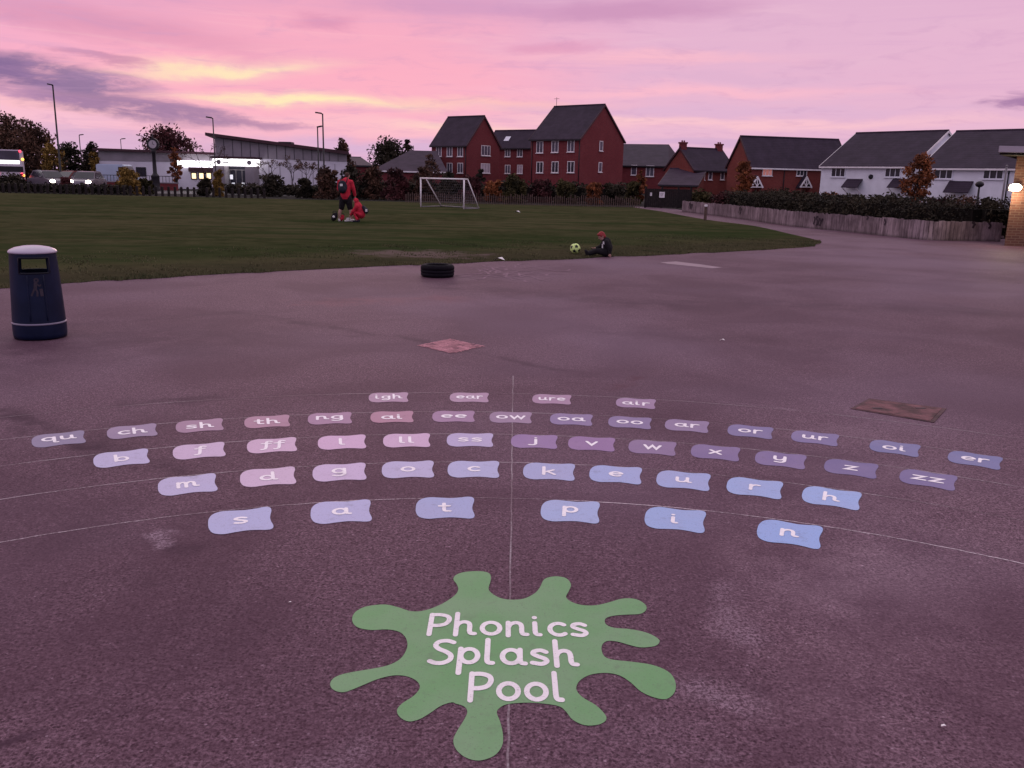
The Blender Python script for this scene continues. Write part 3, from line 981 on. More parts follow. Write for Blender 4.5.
for word, (px, py), c, cname in PATCH:
    p = gnd(px, py)
    a = math.atan2(p.x - CX, p.y - CY)
    ux, uy = math.cos(a), -math.sin(a)          # along the arc
    vx, vy = math.sin(a), math.cos(a)           # outwards
    hw, hh = 0.140, 0.152
    out = catmull(UNIT, 5, True)
    mb = MB()
    mb.add([(p.x + ux * q[0] * hw + vx * q[1] * hh, p.y + uy * q[0] * hw + vy * q[1] * hh, 0.002) for q in out], [tuple(range(len(out)))])
    o = mb.build('painted_patch', 'floor_paint', loc=(p.x, p.y, 0.004))
    up_faces(o)
    nw = 'letter' if len(word) == 1 else 'letters'
    tag(o, f'{cname} painted patch on the playground with the white {nw} {word}', 'floor marking', 'letter patches painted in arcs on the playground')
    lc = lin(*c)
    lum = 0.35 * lc[0] + 0.45 * lc[1] + 0.2 * lc[2]
    o.color = tuple(min(1, (q * 0.84 + lum * 0.16) * k) for q, k in zip(lc[:3], (1.06, 1.16, 1.06))) + (1,)
    xh = 0.088
    W = text_width(word)
    sx = 0.086 if len(word) == 1 else min(0.086, 0.20 / W)
    low = any(q in 'gjpqyf' for q in word)
    high = any(q in 'bdfhkltij' for q in word)
    cy = 0.5 + (0.2 if high else 0) - (0.2 if low else 0)

    def tf(q, p=p, W=W, sx=sx, cy=cy):
        lx, ly = (q[0] - W / 2) * sx, (q[1] - cy) * xh
        return (p.x + ux * lx + vx * ly, p.y + uy * lx + vy * ly)
    mb = MB()
    letters(mb, word, tf, 0.0034, 0.112)
    lo = mb.build('letter' if len(word) == 1 else 'lettering', 'floor_paint', o)
    up_faces(lo)
    lo.color = (0.88, 0.82, 0.88, 1)

# the arcs the patches hang from, and the straight middle line
ARCPTS = [(4.0405, (0, 543), (1024, 563), 'nearest', 0.60), (4.6326, (0, 501), (1024, 520), 'second', 0.5), (5.2091, (0, 466), (1024, 488), 'middle', 0.42),
          (5.7629, (0, 440), (1024, 461), 'fourth', 0.38), (6.3270, (10, 417), (1024, 440), 'farthest', 0.32)]
for rad, a, b, nm, br in ARCPTS:
    A, B = gnd(*a), gnd(*b)
    a0, a1 = math.atan2(A.x - CX, A.y - CY) - 0.25, math.atan2(B.x - CX, B.y - CY) + 0.25
    n = 160
    jit = random.Random(rad)
    pts = []
    for i in range(n + 1):
        t = a0 + (a1 - a0) * i / n
        rr = rad + jit.uniform(-.0025, .0025)
        pts.append((CX + rr * math.sin(t), CY + rr * math.cos(t)))
    mb = MB()
    ribbon(mb, pts, 0.0040, lambda q: (q[0], q[1]), 0.0012, caps=False)
    o = mb.build('guide_arc', 'worn_line', loc=(CX, CY + rad, 0.0025))
    up_faces(o)
    o.color = (br, br * 0.82, br * 0.93, 1)
    tag(o, {'nearest': 'faint white arc line behind the s a t p i n patches', 'second': 'faint white arc line behind the m d g o c patches',
            'middle': 'faint white arc line behind the b f ff l patches', 'fourth': 'faint white arc line behind the qu ch sh th patches',
            'farthest': 'faint white arc line at the igh ear ure air patches'}[nm], 'floor line', 'arc lines on the playground')
mb = MB()
A, B = gnd(513, 376), gnd(508, 775)
jit = random.Random(5)
ribbon(mb, [(A.x + (B.x - A.x) * i / 60 + jit.uniform(-.002, .002), A.y + (B.y - A.y) * i / 60) for i in range(61)], 0.0036, lambda q: (q[0], q[1]), 0.0015, caps=False)
o = mb.build('centre_line', 'worn_line', loc=(0, 4, 0.0015))
up_faces(o)
o.color = (0.30, 0.24, 0.28, 1)
tag(o, 'faint straight white line running up the middle of the letter arcs', 'floor line')

# green splash
LC = [(497, 65), (510, 48), (545, 38), (600, 36), (632, 45), (636, 70), (628, 100), (640, 118), (670, 135), (710, 142), (760, 138), (800, 118), (820, 95)]
RC = [(360, 65), (400, 55), (440, 62), (458, 85), (450, 110), (440, 132), (460, 150), (500, 162), (550, 163), (600, 152), (650, 138), (700, 140), (735, 160), (738, 180),
      (715, 195), (660, 198), (610, 203), (585, 215), (590, 235), (620, 247), (680, 252), (740, 265), (780, 285), (788, 300), (770, 315), (720, 320), (680, 312), (630, 298),
      (590, 297), (572, 318), (580, 350), (610, 365), (680, 373), (760, 385), (820, 410), (846, 445), (845, 485), (815, 512), (770, 507), (720, 485), (680, 450), (640, 425),
      (590, 415), (530, 422), (490, 445), (478, 475), (500, 505), (550, 535), (585, 570), (588, 592), (560, 608), (510, 610), (465, 590), (440, 560), (415, 540), (360, 530),
      (290, 526), (220, 532), (190, 548), (182, 565), (195, 600), (205, 650), (200, 690), (170, 725), (115, 742), (65, 730), (30, 700), (20, 665), (35, 630), (60, 590),
      (72, 560), (60, 540), (30, 530)]
LC2 = [(490, 525), (450, 538), (410, 565), (370, 588), (330, 596), (298, 580), (287, 555), (305, 530), (350, 500), (372, 470), (360, 445), (320, 427), (270, 425), (210, 440),
       (150, 465), (90, 487), (50, 478), (38, 455), (55, 432), (100, 416), (180, 402), (250, 388), (300, 362), (325, 320), (320, 285), (295, 262), (250, 253), (190, 255),
       (140, 245), (120, 220), (130, 190), (170, 168), (240, 160), (290, 170), (340, 185), (390, 182), (450, 160), (500, 128), (515, 105), (510, 85)]
K = 954 / 256
outline = [gnd(320 + q[0] / K, 562 + q[1] / K) for q in LC] + [gnd(448 + q[0] / K, 562 + q[1] / K) for q in RC] + [gnd(320 + q[0] / K, 562 + q[1] / K) for q in LC2]
outline = catmull([(q.x, q.y) for q in outline], 4, True)
mb = MB()
mb.add([(q[0], q[1], 0.002) for q in outline], [tuple(range(len(outline)))])
cen = gnd(510, 660)
spl = mb.build('splash_marking', 'floor_paint', loc=(cen.x, cen.y, 0.004))
up_faces(spl)
spl.color = (0.132, 0.295, 0.122, 1)
tag(spl, 'green paint splash on the tarmac reading Phonics Splash Pool', 'floor marking')
for word, bl, br, top, hgt in (('Phonics', (396, 270), (1007, 280), 190, 80), ('Splash', (402, 378), (968, 389), 285, 92), ('Pool', (548, 515), (918, 521), 408, 107)):
    A = gnd(320 + bl[0] / K, 562 + bl[1] / K)
    B = gnd(320 + br[0] / K, 562 + br[1] / K)
    T = gnd(320 + bl[0] / K, 562 + top / K)
    U = (B - A)
    W = text_width(word, 0.14)
    capz = (T - A).y / 1.50
    u = U / W
    v = Vector((-U.y, U.x, 0)).normalized() * capz

    def tf(q, A=A, u=u, v=v):
        p = A + u * q[0] + v * (q[1] - 0.05)
        return (p.x, p.y)
    mb = MB()
    letters(mb, word, tf, 0.0034, 0.112, 0.14)
    lo = mb.build('lettering', 'floor_paint', spl)
    up_faces(lo)
    lo.color = (0.82, 0.76, 0.80, 1)
    lo['label'] = f'white painted word {word}'

# chalk, patches, cover
mb = MB()
rng = random.Random(21)
cs = [gnd(*q) for q in ((417, 345.5), (450, 339), (482, 346), (452, 353.5))]
e1, e2 = cs[1] - cs[0], cs[3] - cs[0]
for i in range(30):
    t = (i + .5) / 30
    pts = []
    for k in range(15):
        s_ = k / 14
        if mnoise.noise((t * 5, s_ * 5, 2.0)) > 0.42:
            if len(pts) > 1:
                ribbon(mb, pts, rng.uniform(.005, .011), lambda q: (q[0], q[1]), 0.003 + i * 2e-5, caps=False)
            pts = []
            continue
        p = cs[0] + e1 * (t + rng.uniform(-.02, .02)) + e2 * (s_ * rng.uniform(.97, 1.03))
        pts.append((p.x, p.y))
    if len(pts) > 1:
        ribbon(mb, pts, rng.uniform(.005, .011), lambda q: (q[0], q[1]), 0.003 + i * 2e-5, caps=False)
for i in range(9):
    t = (i + .5) / 9
    a_, b_ = cs[0] + e2 * t, cs[0] + e1 + e2 * (t + rng.uniform(-.03, .03))
    ribbon(mb, [(a_.lerp(b_, k / 8).x + rng.uniform(-.008, .008), a_.lerp(b_, k / 8).y + rng.uniform(-.008, .008)) for k in range(9)], .010, lambda q: (q[0], q[1]), 0.0042 + i * 3e-5, caps=False)
o = mb.build('chalk_square', 'chalk_red', loc=((cs[0] + cs[2]) / 2))
up_faces(o)
mb = MB()
mb.add([(q.x, q.y, 0.002) for q in cs], [(0, 1, 2, 3)])
up_faces(mb.build('rubbed_fill', 'rubbed_chalk', o))
tag(o, 'square scribbled in red chalk on the tarmac beyond the letters', 'chalk drawing')
mb = MB()
for i in range(22):
    px = rng.uniform(462, 540)
    p = gnd(px, 273.5 - (px - 462) * 0.03 + rng.uniform(-4, 4))
    a = rng.uniform(0, 6.28)
    pts = [(p.x, p.y)]
    for k in range(6):
        a += rng.uniform(-.9, .9)
        pts.append((pts[-1][0] + math.cos(a) * .13, pts[-1][1] + math.sin(a) * .2))
    ribbon(mb, catmull(pts, 3), 0.019, lambda q: (q[0], q[1]), 0.003 + i * 4e-5, caps=False)
o = mb.build('chalk_scribble', 'chalk_pale', loc=gnd(500, 272))
up_faces(o)
tag(o, 'pale chalk scribbles on the tarmac right of the tyre', 'chalk drawing')
mb = MB()
poly = [(660, 262.5), (676, 261.5), (700, 264.4), (722, 267.6), (712, 268.4), (690, 266.2), (668, 264)]
pts = [gnd(*q) for q in poly]
mb.add([(q.x, q.y, 0.003) for q in pts], [tuple(range(len(pts)))])
o = mb.build('worn_patch', 'floor_paint', loc=gnd(690, 265))
up_faces(o)
o.color = (0.20, 0.125, 0.16, 1)
tag(o, 'long pale worn paint patch near the end of the grass', 'floor marking')

q4 = [gnd(*q) for q in ((850.5, 409), (869, 399), (946.5, 409), (934, 423))]
cen = sum(q4, Vector()) / 4
cov = thing('access_cover', 'rusty brown access cover set flush in the tarmac behind the er patch', 'drain cover', (cen.x, cen.y, 0))
mb = MB()
inn = [cen + (q - cen) * 0.90 for q in q4]
mb.prism([(q.x, q.y, 0.002) for q in inn], (0, 0, 0.005))
c_ = mb.build('cover_plate', 'rusty_cover', cov)
mb = MB()
for i in range(4):
    a, b, c2, d = q4[i], q4[(i + 1) % 4], inn[(i + 1) % 4], inn[i]
    mb.prism([(q.x, q.y, 0.0015) for q in (a, b, c2 + (cen - c2) * -.005, d + (cen - d) * -.005)], (0, 0, 0.0035))
mb.build('frame', 'rusty_frame', cov)
for s_ in (0.25, 0.75):
    p = inn[0] + (inn[2] - inn[0]) * s_
    MB().box((p.x, p.y, 0.0078), (0.07, 0.02, 0.002)).build('lifting_slot', 'navy_dark', cov)

# litter
for px, py, s_, lab in ((517, 212.5, .16, 'small white scrap of litter far out on the grass'), (499, 260.5, .12, 'white scrap of litter at the grass edge behind the chalk'),
                        (943, 728, .008, 'thin pale twig lying on the tarmac at bottom right'), (290, 604, .006, 'tiny white speck of litter on tarmac left of the splash'),
                        (722, 341, .03, 'pale leaf lying on the open tarmac behind the letters')):
    p = gnd(px, py)
    mb = MB()
    mb.add([(p.x - s_, p.y - s_ * .4, .008), (p.x - s_ * .2, p.y - s_ * .6, .008 + s_ * .45), (p.x + s_, p.y - s_ * .2, .009), (p.x + s_ * .5, p.y + s_ * .5, .008 + s_ * .5), (p.x - s_ * .6, p.y + s_ * .5, .009)],
           [(0, 1, 4), (1, 3, 4), (1, 2, 3)])
    tag(mb.build('litter_scrap', 'white_paint', loc=p), lab, 'litter')

# ------------------------------------------------------------------ bin
BK, BA = 0.885, R(28.5)     # radius factor, turn towards the playground
bp = gnd(41.0, 337)
bn = thing('litter_bin', 'dark navy round litter bin with pale domed lid at left', 'bin', bp)
SEG = 64
prof = [(0.20, 0.0), (0.262, 0.012), (0.268, 0.05), (0.268, 0.145)]
mb = MB().lathe([(r * BK, z) for r, z in prof], bp, SEG)
mb.build('base', 'navy_plastic', bn, True)
mb = MB().lathe([(r * BK, z) for r, z in ((0.262, 0.145), (0.271, 0.150), (0.271, 0.157), (0.262, 0.165))], bp, SEG)
mb.build('trim_ring', 'pale_trim', bn, True)
zs = [0.165, 0.18, 0.3, 0.45, 0.60, 0.640, 0.66, 0.70, 0.72, 0.74, 0.76, 0.780, 0.795, 0.82]
prof = []
for z in zs:
    t = (z - 0.165) / 0.655
    r = 0.264 - 0.030 * t - 0.006 * t * t
    prof.append((r * BK, z))


def ap(i, k):
    ang = (k + .5) / SEG * 360 - math.degrees(BA)
    ang = (ang + 180) % 360 - 180
    z0 = zs[i]
    front = abs(ang) < 36
    back = abs(abs(ang) - 180) < 36
    return 0.64 <= z0 < 0.78 and (front or back)


mb = MB().lathe(prof, bp, SEG, ap)
# inner skin so that the shell has thickness
mb.lathe([(r - 0.018, z) for r, z in prof], bp, SEG, ap)
bb = mb.build('body', 'navy_plastic', bn, True)
for s_ in (BA, BA + math.pi):
    mb = MB()
    loop = []
    for k in range(17):
        a = s_ + R(-37 + 74 * k / 16)
        loop.append(bp + Vector((math.sin(a) * 0.233 * BK, -math.cos(a) * 0.234 * BK, 0.638)))
    for k in range(17):
        a = s_ + R(37 - 74 * k / 16)
        loop.append(bp + Vector((math.sin(a) * 0.229 * BK, -math.cos(a) * 0.229 * BK, 0.782)))
    loop.append(loop[0])
    mb.tube(loop, 0.010, 8)
    mb.build('opening_rim', 'navy_dark', bn, True)
mb = MB().lathe([(r * BK, z) for r, z in ((0.230, 0.818), (0.238, 0.822), (0.238, 0.834), (0.220, 0.850), (0.17, 0.870), (0.09, 0.884), (0.0005, 0.888))], bp, SEG)
mb.build('lid', 'lid_sky_sheen', bn, True)
mb = MB()
for a0 in (28.5 - 18, 28.5 + 18):                                   # moulded ribs down the front
    pts = []
    for k in range(8):
        z = 0.19 + 0.43 * k / 7
        t = (z - 0.165) / 0.655
        r = BK * (0.264 - 0.030 * t - 0.006 * t * t) + 0.001
        pts.append(bp + Vector((math.sin(R(a0)) * r, -math.cos(R(a0)) * r, z)))
    MB().tube(pts, 0.007, 8).build('rib', 'navy_plastic', bn, True)
# litter figure emblem, slightly worn
mb = MB()


def emb(pts, w, k):
    def tf3(q):
        z = 0.50 + q[1]
        t = (z - 0.165) / 0.655
        r = BK * (0.264 - 0.030 * t - 0.006 * t * t) + 0.003 + k * 0.0004
        a = BA + q[0] / r
        return bp + Vector((math.sin(a) * r, -math.cos(a) * r, z))
    n = len(pts)
    for i in range(n - 1):
        a, b = pts[i], pts[i + 1]
        dx, dy = b[0] - a[0], b[1] - a[1]
        l_ = math.hypot(dx, dy)
        nx, ny = -dy / l_ * w, dx / l_ * w
        mb.add([tf3((a[0] + nx, a[1] + ny)), tf3((a[0] - nx, a[1] - ny)), tf3((b[0] - nx, b[1] - ny)), tf3((b[0] + nx, b[1] + ny))], [(0, 1, 2, 3)])


emb([(0.006 + .016 * math.cos(q * .524), 0.075 + .016 * math.sin(q * .524)) for q in range(13)], 0.007, 0)
emb([(0.0, 0.055), (-0.008, 0.0)], 0.014, 1)
emb([(-0.008, 0.0), (0.008, -0.03), (0.004, -0.075)], 0.008, 2)
emb([(-0.012, 0.0), (-0.03, -0.035), (-0.045, -0.07)], 0.008, 3)
emb([(0.004, 0.045), (0.03, 0.02), (0.045, 0.035)], 0.006, 4)
emb([(0.04, -0.005), (0.045, -0.075)], 0.014, 5)
mb.build('emblem', 'faded_gold', bn)

# ------------------------------------------------------------------ tyre
tp = gnd(437.5, 276.5)
mb = MB()
seg = 72
prof = [(0.17, 0.03), (0.185, 0.008), (0.23, 0.0), (0.262, 0.012), (0.275, 0.035), (0.278, 0.06), (0.270, 0.064), (0.270, 0.074), (0.278, 0.078), (0.279, 0.11), (0.271, 0.114), (0.271, 0.124), (0.279, 0.128),
        (0.277, 0.165), (0.262, 0.192), (0.23, 0.205), (0.185, 0.197), (0.17, 0.175), (0.19, 0.15), (0.25, 0.13), (0.25, 0.075), (0.19, 0.055), (0.17, 0.03)]
mb.lathe(prof, tp, seg)
ty = mb.build('old_tyre', 'rubber', loc=tp, smooth=True)
tag(ty, 'old black car tyre lying flat on the tarmac', 'tyre')

# ------------------------------------------------------------------ football
fb = gnd(575, 254.2)
r = 0.115
fc = fb + Vector((0, 0, r + .01))
mb = MB().ball(fc, r, 32, 20)
ball = mb.build('football', 'ball_lime', loc=fb, smooth=True)
tag(ball, 'pale lime and black football on the grass edge', 'ball')
ph = (1 + 5 ** .5) / 2
ico = []
for a in (-1, 1):
    for b in (-ph, ph):
        ico += [Vector((0, a, b)), Vector((a, b, 0)), Vector((b, 0, a))]
rot = Matrix.Rotation(.5, 3, 'X') @ Matrix.Rotation(.35, 3, 'Z')
mb = MB()
for d in ico:
    d = (rot @ d).normalized()
    a = d.orthogonal().normalized()
    b = d.cross(a)
    ring = [fc + (d * 0.93 + (a * math.cos(k * 1.2566) + b * math.sin(k * 1.2566)) * 0.40).normalized() * (r + .002) for k in range(5)]
    mid = [fc + (d * 0.97 + (a * math.cos(k * 1.2566) + b * math.sin(k * 1.2566)) * 0.2).normalized() * (r + .002) for k in range(5)]
    mb.add(ring + mid + [fc + d * (r + .002)], [(k, (k + 1) % 5, (k + 1) % 5 + 5, k + 5) for k in range(5)] + [(k + 5, (k + 1) % 5 + 5, 10) for k in range(5)])
mb.build('panel', 'ball_black', ball, True)

# ------------------------------------------------------------------ goal
g0, g1 = gnd(420.8, 207.2), gnd(463.8, 209.2)
b0, b1 = gnd(441.2, 206.6), gnd(478.8, 209.0)
hg = zat(420.3, 178.2, g0.y)
goal = thing('football_goal', 'white framed football goal standing on the grass', 'goal', ((g0 + g1) / 2))
T0, T1 = g0 + Vector((0, 0, hg)), g1 + Vector((0, 0, hg))
U = (T1 - T0).normalized()
tb0, tb1 = T0 + (b0 - g0) * 0.24, T1 + (b1 - g1) * 0.24
MB().tube([T0 - U * .045, T1 + U * .045], 0.042, 10).build('crossbar', 'white_paint', goal, True)
for a, b in ((g0, T0), (g1, T1)):
    MB().tube([a, b], 0.042, 10).build('post', 'white_paint', goal, True)
for a, b, c in ((T0, tb0, b0), (T1, tb1, b1)):
    MB().tube([a, b], 0.028, 8).tube([b, c + Vector((0, 0, .04))], 0.028, 8).build('stay', 'white_paint', goal, True)
MB().tube([b0 + Vector((0, 0, .04)), b1 + Vector((0, 0, .04))], 0.03, 8).tube([g0 + Vector((0, 0, .03)), b0 + Vector((0, 0, .03))], .03, 8).tube([g1 + Vector((0, 0, .03)), b1 + Vector((0, 0, .03))], .03, 8).build('ground_bar', 'grey_metal', goal, True)
mb = MB()
for i in range(22):
    t = i / 21
    p, q = tb0.lerp(tb1, t), b0.lerp(b1, t)
    mb.tube([p, q], 0.005, 3, False)
for i in range(12):
    t = i / 11
    mb.tube([tb0.lerp(b0, t), tb1.lerp(b1, t)], 0.005, 3, False)
for A_, Bk, Bt, T_ in ((g0, b0, tb0, T0), (g1, b1, tb1, T1)):
    for i in range(1, 10):
        t = i / 10
        mb.tube([T_.lerp(A_, t), Bt.lerp(Bk, t)], 0.005, 3, False)
mb.build('net', 'net_cord', goal)


# ------------------------------------------------------------------ people
def remeshed(mb, name, mat, parent, voxel=0.012, smooth=4, label=None):
    o = mb.build(name, mat, parent)
    mod = o.modifiers.new('r', 'REMESH')
    mod.mode = 'VOXEL'
    mod.voxel_size = voxel
    sm_ = o.modifiers.new('s', 'SMOOTH')
    sm_.iterations = smooth
    sm_.factor = 0.5
    dg = bpy.context.evaluated_depsgraph_get()
    me = bpy.data.meshes.new_from_object(o.evaluated_get(dg))
    o.modifiers.clear()
    o.data = me
    me.name = name
    if not me.materials:
        me.materials.append(MATS[mat])
    me.polygons.foreach_set('use_smooth', [True] * len(me.polygons))
    return o


def limb(mb, pts, rad, seg=12):
    pts = [Vector(p) for p in pts]
    mb.tube(pts, rad, seg)
    for p, r_ in zip(pts, rad):
        mb.ball(p, r_ * 0.99, 10, 8)


def hand(mb, wrist, d, side, s=1.0, curl=0.6):
    "palm, four fingers and a thumb; d = direction of the hand, side = towards the thumb"
    d = Vector(d).normalized()
    side = (Vector(side) - d * Vector(side).dot(d)).normalized()
    nrm = d.cross(side)
    w = Vector(wrist)
    limb(mb, [w, w + d * 0.045 * s], [0.026 * s, 0.030 * s])
    for j, (o_, L) in enumerate(((0.026, .068), (0.009, .076), (-0.009, .070), (-0.025, .054))):
        a = w + d * 0.075 * s + side * o_ * s
        limb(mb, [w + d * .03 * s + side * o_ * .6 * s, a], [0.013 * s, 0.0105 * s], 8)
        b = a + (d * math.cos(curl * .5) + nrm * math.sin(curl * .5)) * L * .5 * s
        c = b + (d * math.cos(curl * 1.3) + nrm * math.sin(curl * 1.3)) * L * .5 * s
        limb(mb, [a, b, c], [0.0105 * s, 0.0095 * s, 0.0085 * s], 8)
    t0 = w + d * .02 * s + side * .022 * s
    t1 = t0 + (d * .6 + side * .8).normalized() * .04 * s
    limb(mb, [t0, t1, t1 + (d * .9 + side * .2 + nrm * .3).normalized() * .03 * s], [0.014 * s, 0.012 * s, 0.0095 * s], 8)


def head(mb, c, fwd, up, s=1.0):
    "c = centre of the skull; face towards fwd"
    f, u = Vector(fwd).normalized(), Vector(up).normalized()
    u = (u - f * u.dot(f)).normalized()
    l = u.cross(f)
    c = Vector(c)
    M = Matrix((l, f, u)).transposed()
    mb.ball(c, (0.073 * s, 0.092 * s, 0.098 * s), 18, 12, M)
    mb.ball(c + f * .022 * s - u * .062 * s, (0.056 * s, 0.062 * s, 0.062 * s), 14, 10, M)   # jaw
    mb.ball(c + f * .098 * s - u * .022 * s, (0.011 * s, 0.018 * s, 0.022 * s), 8, 6, M)     # nose
    mb.ball(c + f * .074 * s - u * .066 * s, (0.024 * s, 0.012 * s, 0.011 * s), 8, 6, M)     # mouth
    mb.ball(c + f * .068 * s + u * .016 * s, (0.046 * s, 0.022 * s, 0.012 * s), 10, 6, M)    # brow
    for e in (-1, 1):
        mb.ball(c + l * e * .074 * s - f * .004 * s - u * .015 * s, (0.011 * s, 0.020 * s, 0.030 * s), 8, 6, M)  # ear
    return M


def eyes(c, fwd, up, s, parent):
    f, u = Vector(fwd).normalized(), Vector(up).normalized()
    u = (u - f * u.dot(f)).normalized()
    l = u.cross(f)
    for e in (-1, 1):
        MB().ball(Vector(c) + f * .083 * s + l * e * .031 * s - u * .006 * s, 0.010 * s, 8, 6).build('eye', 'ball_black', parent, True)


def hair(c, fwd, up, s, mat, parent, back=0.02):
    f, u = Vector(fwd).normalized(), Vector(up).normalized()
    u = (u - f * u.dot(f)).normalized()
    l = u.cross(f)
    M = Matrix((l, f, u)).transposed()
    mb = MB()
    c = Vector(c)
    mb.ball(c - f * (.012 + back) * s + u * .018 * s, (0.083 * s, 0.092 * s, 0.098 * s), 18, 12, M)
    mb.ball(c - f * .045 * s - u * .03 * s, (0.072 * s, 0.058 * s, 0.072 * s), 14, 10, M)
    mb.ball(c + f * .05 * s + u * .07 * s, (0.058 * s, 0.045 * s, 0.032 * s), 14, 8, M)
    return remeshed(mb, 'hair', mat, parent, 0.012, 2)


def backpack(mbp, c, x, y, z, s=1.0):
    c, x, y, z = Vector(c), Vector(x).normalized(), Vector(y).normalized(), Vector(z).normalized()
    M = Matrix((x, y, z)).transposed()
    mbp.ball(c, (0.165 * s, 0.10 * s, 0.23 * s), 18, 12, M)
    mbp.box(c - y * .0, (0.24 * s, 0.13 * s, 0.34 * s), x, y, z)
    mbp.ball(c - y * .09 * s - z * .07 * s, (0.12 * s, 0.06 * s, 0.11 * s), 14, 10, M)


# standing adult: back turned, looking down to the right
P = gnd(345.5, 221.5)
man = thing('person', 'person standing on the grass in red top, black shorts and black backpack', 'person', P)
V = lambda x, y, z: P + Vector((x, y, z))
hip = V(0.02, 0, 0.86)
bmb = MB()
limb(bmb, [V(0.02, .0, .84), V(.02, .0, 1.0), V(.02, .03, 1.18), V(.03, .06, 1.34)], [0.15, 0.145, 0.165, 0.14])
limb(bmb, [V(-.14, .07, 1.36), V(.19, .05, 1.36)], [0.075, 0.075])
limb(bmb, [V(.03, .07, 1.38), V(.05, .12, 1.50)], [0.07, 0.055])
hc = V(.07, .17, 1.585)
hf, hu = Vector((.45, .75, -.45)), Vector((.2, .35, .9))
head(bmb, hc, hf, hu)
lf, rf = V(-.215, .0, 0), V(.225, .02, 0)
limb(bmb, [V(-.07, 0, .86), V(-.13, .01, .50), V(-.195, -.02, .30), V(-.215, -.01, .09)], [0.105, 0.068, 0.060, 0.040])
limb(bmb, [V(.11, 0, .86), V(.165, .03, .50), V(.205, .0, .30), V(.225, .01, .09)], [0.105, 0.068, 0.060, 0.040])
for q in (lf, rf):
    limb(bmb, [q + Vector((0, -.02, .05)), q + Vector((.03, .16, .035))], [0.042, 0.032])
limb(bmb, [V(-.19, .06, 1.36), V(-.23, .10, 1.12), V(-.12, .28, 1.0)], [0.06, 0.047, 0.032])
limb(bmb, [V(.22, .05, 1.36), V(.30, .06, 1.10), V(.33, .13, .88)], [0.06, 0.047, 0.032])
hand(bmb, V(-.12, .28, 1.0), (.6, .6, .1), (0, 0, 1))
hand(bmb, V(.33, .13, .88), (.1, .25, -1), (-.2, 1, 0))
body = remeshed(bmb, 'body', 'skin', man, 0.010, 3)
eyes(hc, hf, hu, 1, man)
hair(hc, hf, hu, 1, 'hair_dark', man)
mb = MB()
limb(mb, [V(.02, .0, .86), V(.02, .0, 1.0), V(.02, .03, 1.18), V(.03, .06, 1.36)], [0.182, 0.172, 0.188, 0.165])
limb(mb, [V(-.15, .07, 1.37), V(.20, .05, 1.37)], [0.09, 0.09])
limb(mb, [V(-.19, .06, 1.37), V(-.235, .10, 1.12), V(-.14, .25, 1.01)], [0.085, 0.068, 0.052])
limb(mb, [V(.22, .05, 1.37), V(.305, .06, 1.10), V(.33, .12, .92)], [0.085, 0.068, 0.052])
limb(mb, [V(.035, .06, 1.42), V(.04, .08, 1.47)], [0.085, 0.072])
remeshed(mb, 'jacket', 'red_fabric', man, 0.014, 3)
mb = MB()
limb(mb, [V(.02, 0, .90), V(.02, 0, .80)], [0.172, 0.165])
limb(mb, [V(-.065, 0, .84), V(-.135, .01, .47)], [0.135, 0.098])
limb(mb, [V(.105, 0, .84), V(.168, .03, .47)], [0.135, 0.098])
remeshed(mb, 'shorts', 'black_fabric', man, 0.014, 3)
for q in (lf, rf):
    mb = MB()
    limb(mb, [q + Vector((0, -.03, .05)), q + Vector((.02, .09, .045)), q + Vector((.035, .19, .036))], [0.055, 0.050, 0.040])
    mb.box(q + Vector((.017, .08, .012)), (.085, .29, .024), (1, -.12, 0))
    remeshed(mb, 'shoe', 'shoe_white', man, 0.010, 2)
bp_ = thing('backpack', 'black backpack with pale patch worn by the standing person', 'backpack', V(-.04, -.22, 1.0))
mb = MB()
backpack(mb, V(-.04, -.22, 1.20), (1, .1, 0), (.0, 1, 0), (0, .08, 1))
remeshed(mb, 'bag', 'bag_fabric', bp_, 0.014, 3)
MB().box(V(-.05, -.375, 1.27), (.10, .012, .08)).build('reflective_patch', 'reflective_patch', bp_, bevel=.004)
for sx in (-.13, .09):
    MB().tube([V(sx, -.13, 1.36), V(sx, .0, 1.50), V(sx, .18, 1.46), V(sx, .24, 1.25), V(sx, .14, 1.08), V(sx, -.13, 1.03)], .016, 8).build('strap', 'bag_fabric', bp_, True)

# crouching child in red
P2 = gnd(358.5, 222.2)
kid = thing('person', 'child in red crouching on the grass with a dark backpack', 'person', P2)
V = lambda x, y, z: P2 + Vector((x, y, z))
bmb = MB()
limb(bmb, [V(.10, 0, .30), V(.06, 0, .44), V(-.01, 0, .56)], [0.115, 0.11, 0.10])
limb(bmb, [V(-.02, -.12, .56), V(-.02, .12, .56)], [0.055, 0.055])
limb(bmb, [V(-.02, 0, .57), V(-.06, 0, .66)], [0.05, 0.042])
hc = V(-.09, 0, .725)
hf, hu = Vector((-.75, -.1, -.5)), Vector((-.4, 0, .9))
head(bmb, hc, hf, hu, .88)
for s_ in (-1, 1):
    limb(bmb, [V(.10, .07 * s_, .29), V(-.17, .10 * s_, .36), V(-.03, .11 * s_, .07)], [0.075, 0.055, 0.035])
    limb(bmb, [V(-.02, .11 * s_, .06), V(-.14, .12 * s_, .035)], [0.036, 0.028])
    limb(bmb, [V(-.03, .14 * s_, .55), V(-.15, .16 * s_, .38), V(-.27, .06 * s_, .24)], [0.045, 0.037, 0.026])
    hand(bmb, V(-.27, .06 * s_, .24), (-.6, -.3 * s_, -.7), (0, -s_, .2), .8)
remeshed(bmb, 'body', 'skin', kid, 0.010, 3)
eyes(hc, hf, hu, .88, kid)
mb = MB()
limb(mb, [V(.10, 0, .27), V(.06, 0, .44), V(-.01, 0, .58)], [0.15, 0.145, 0.13])
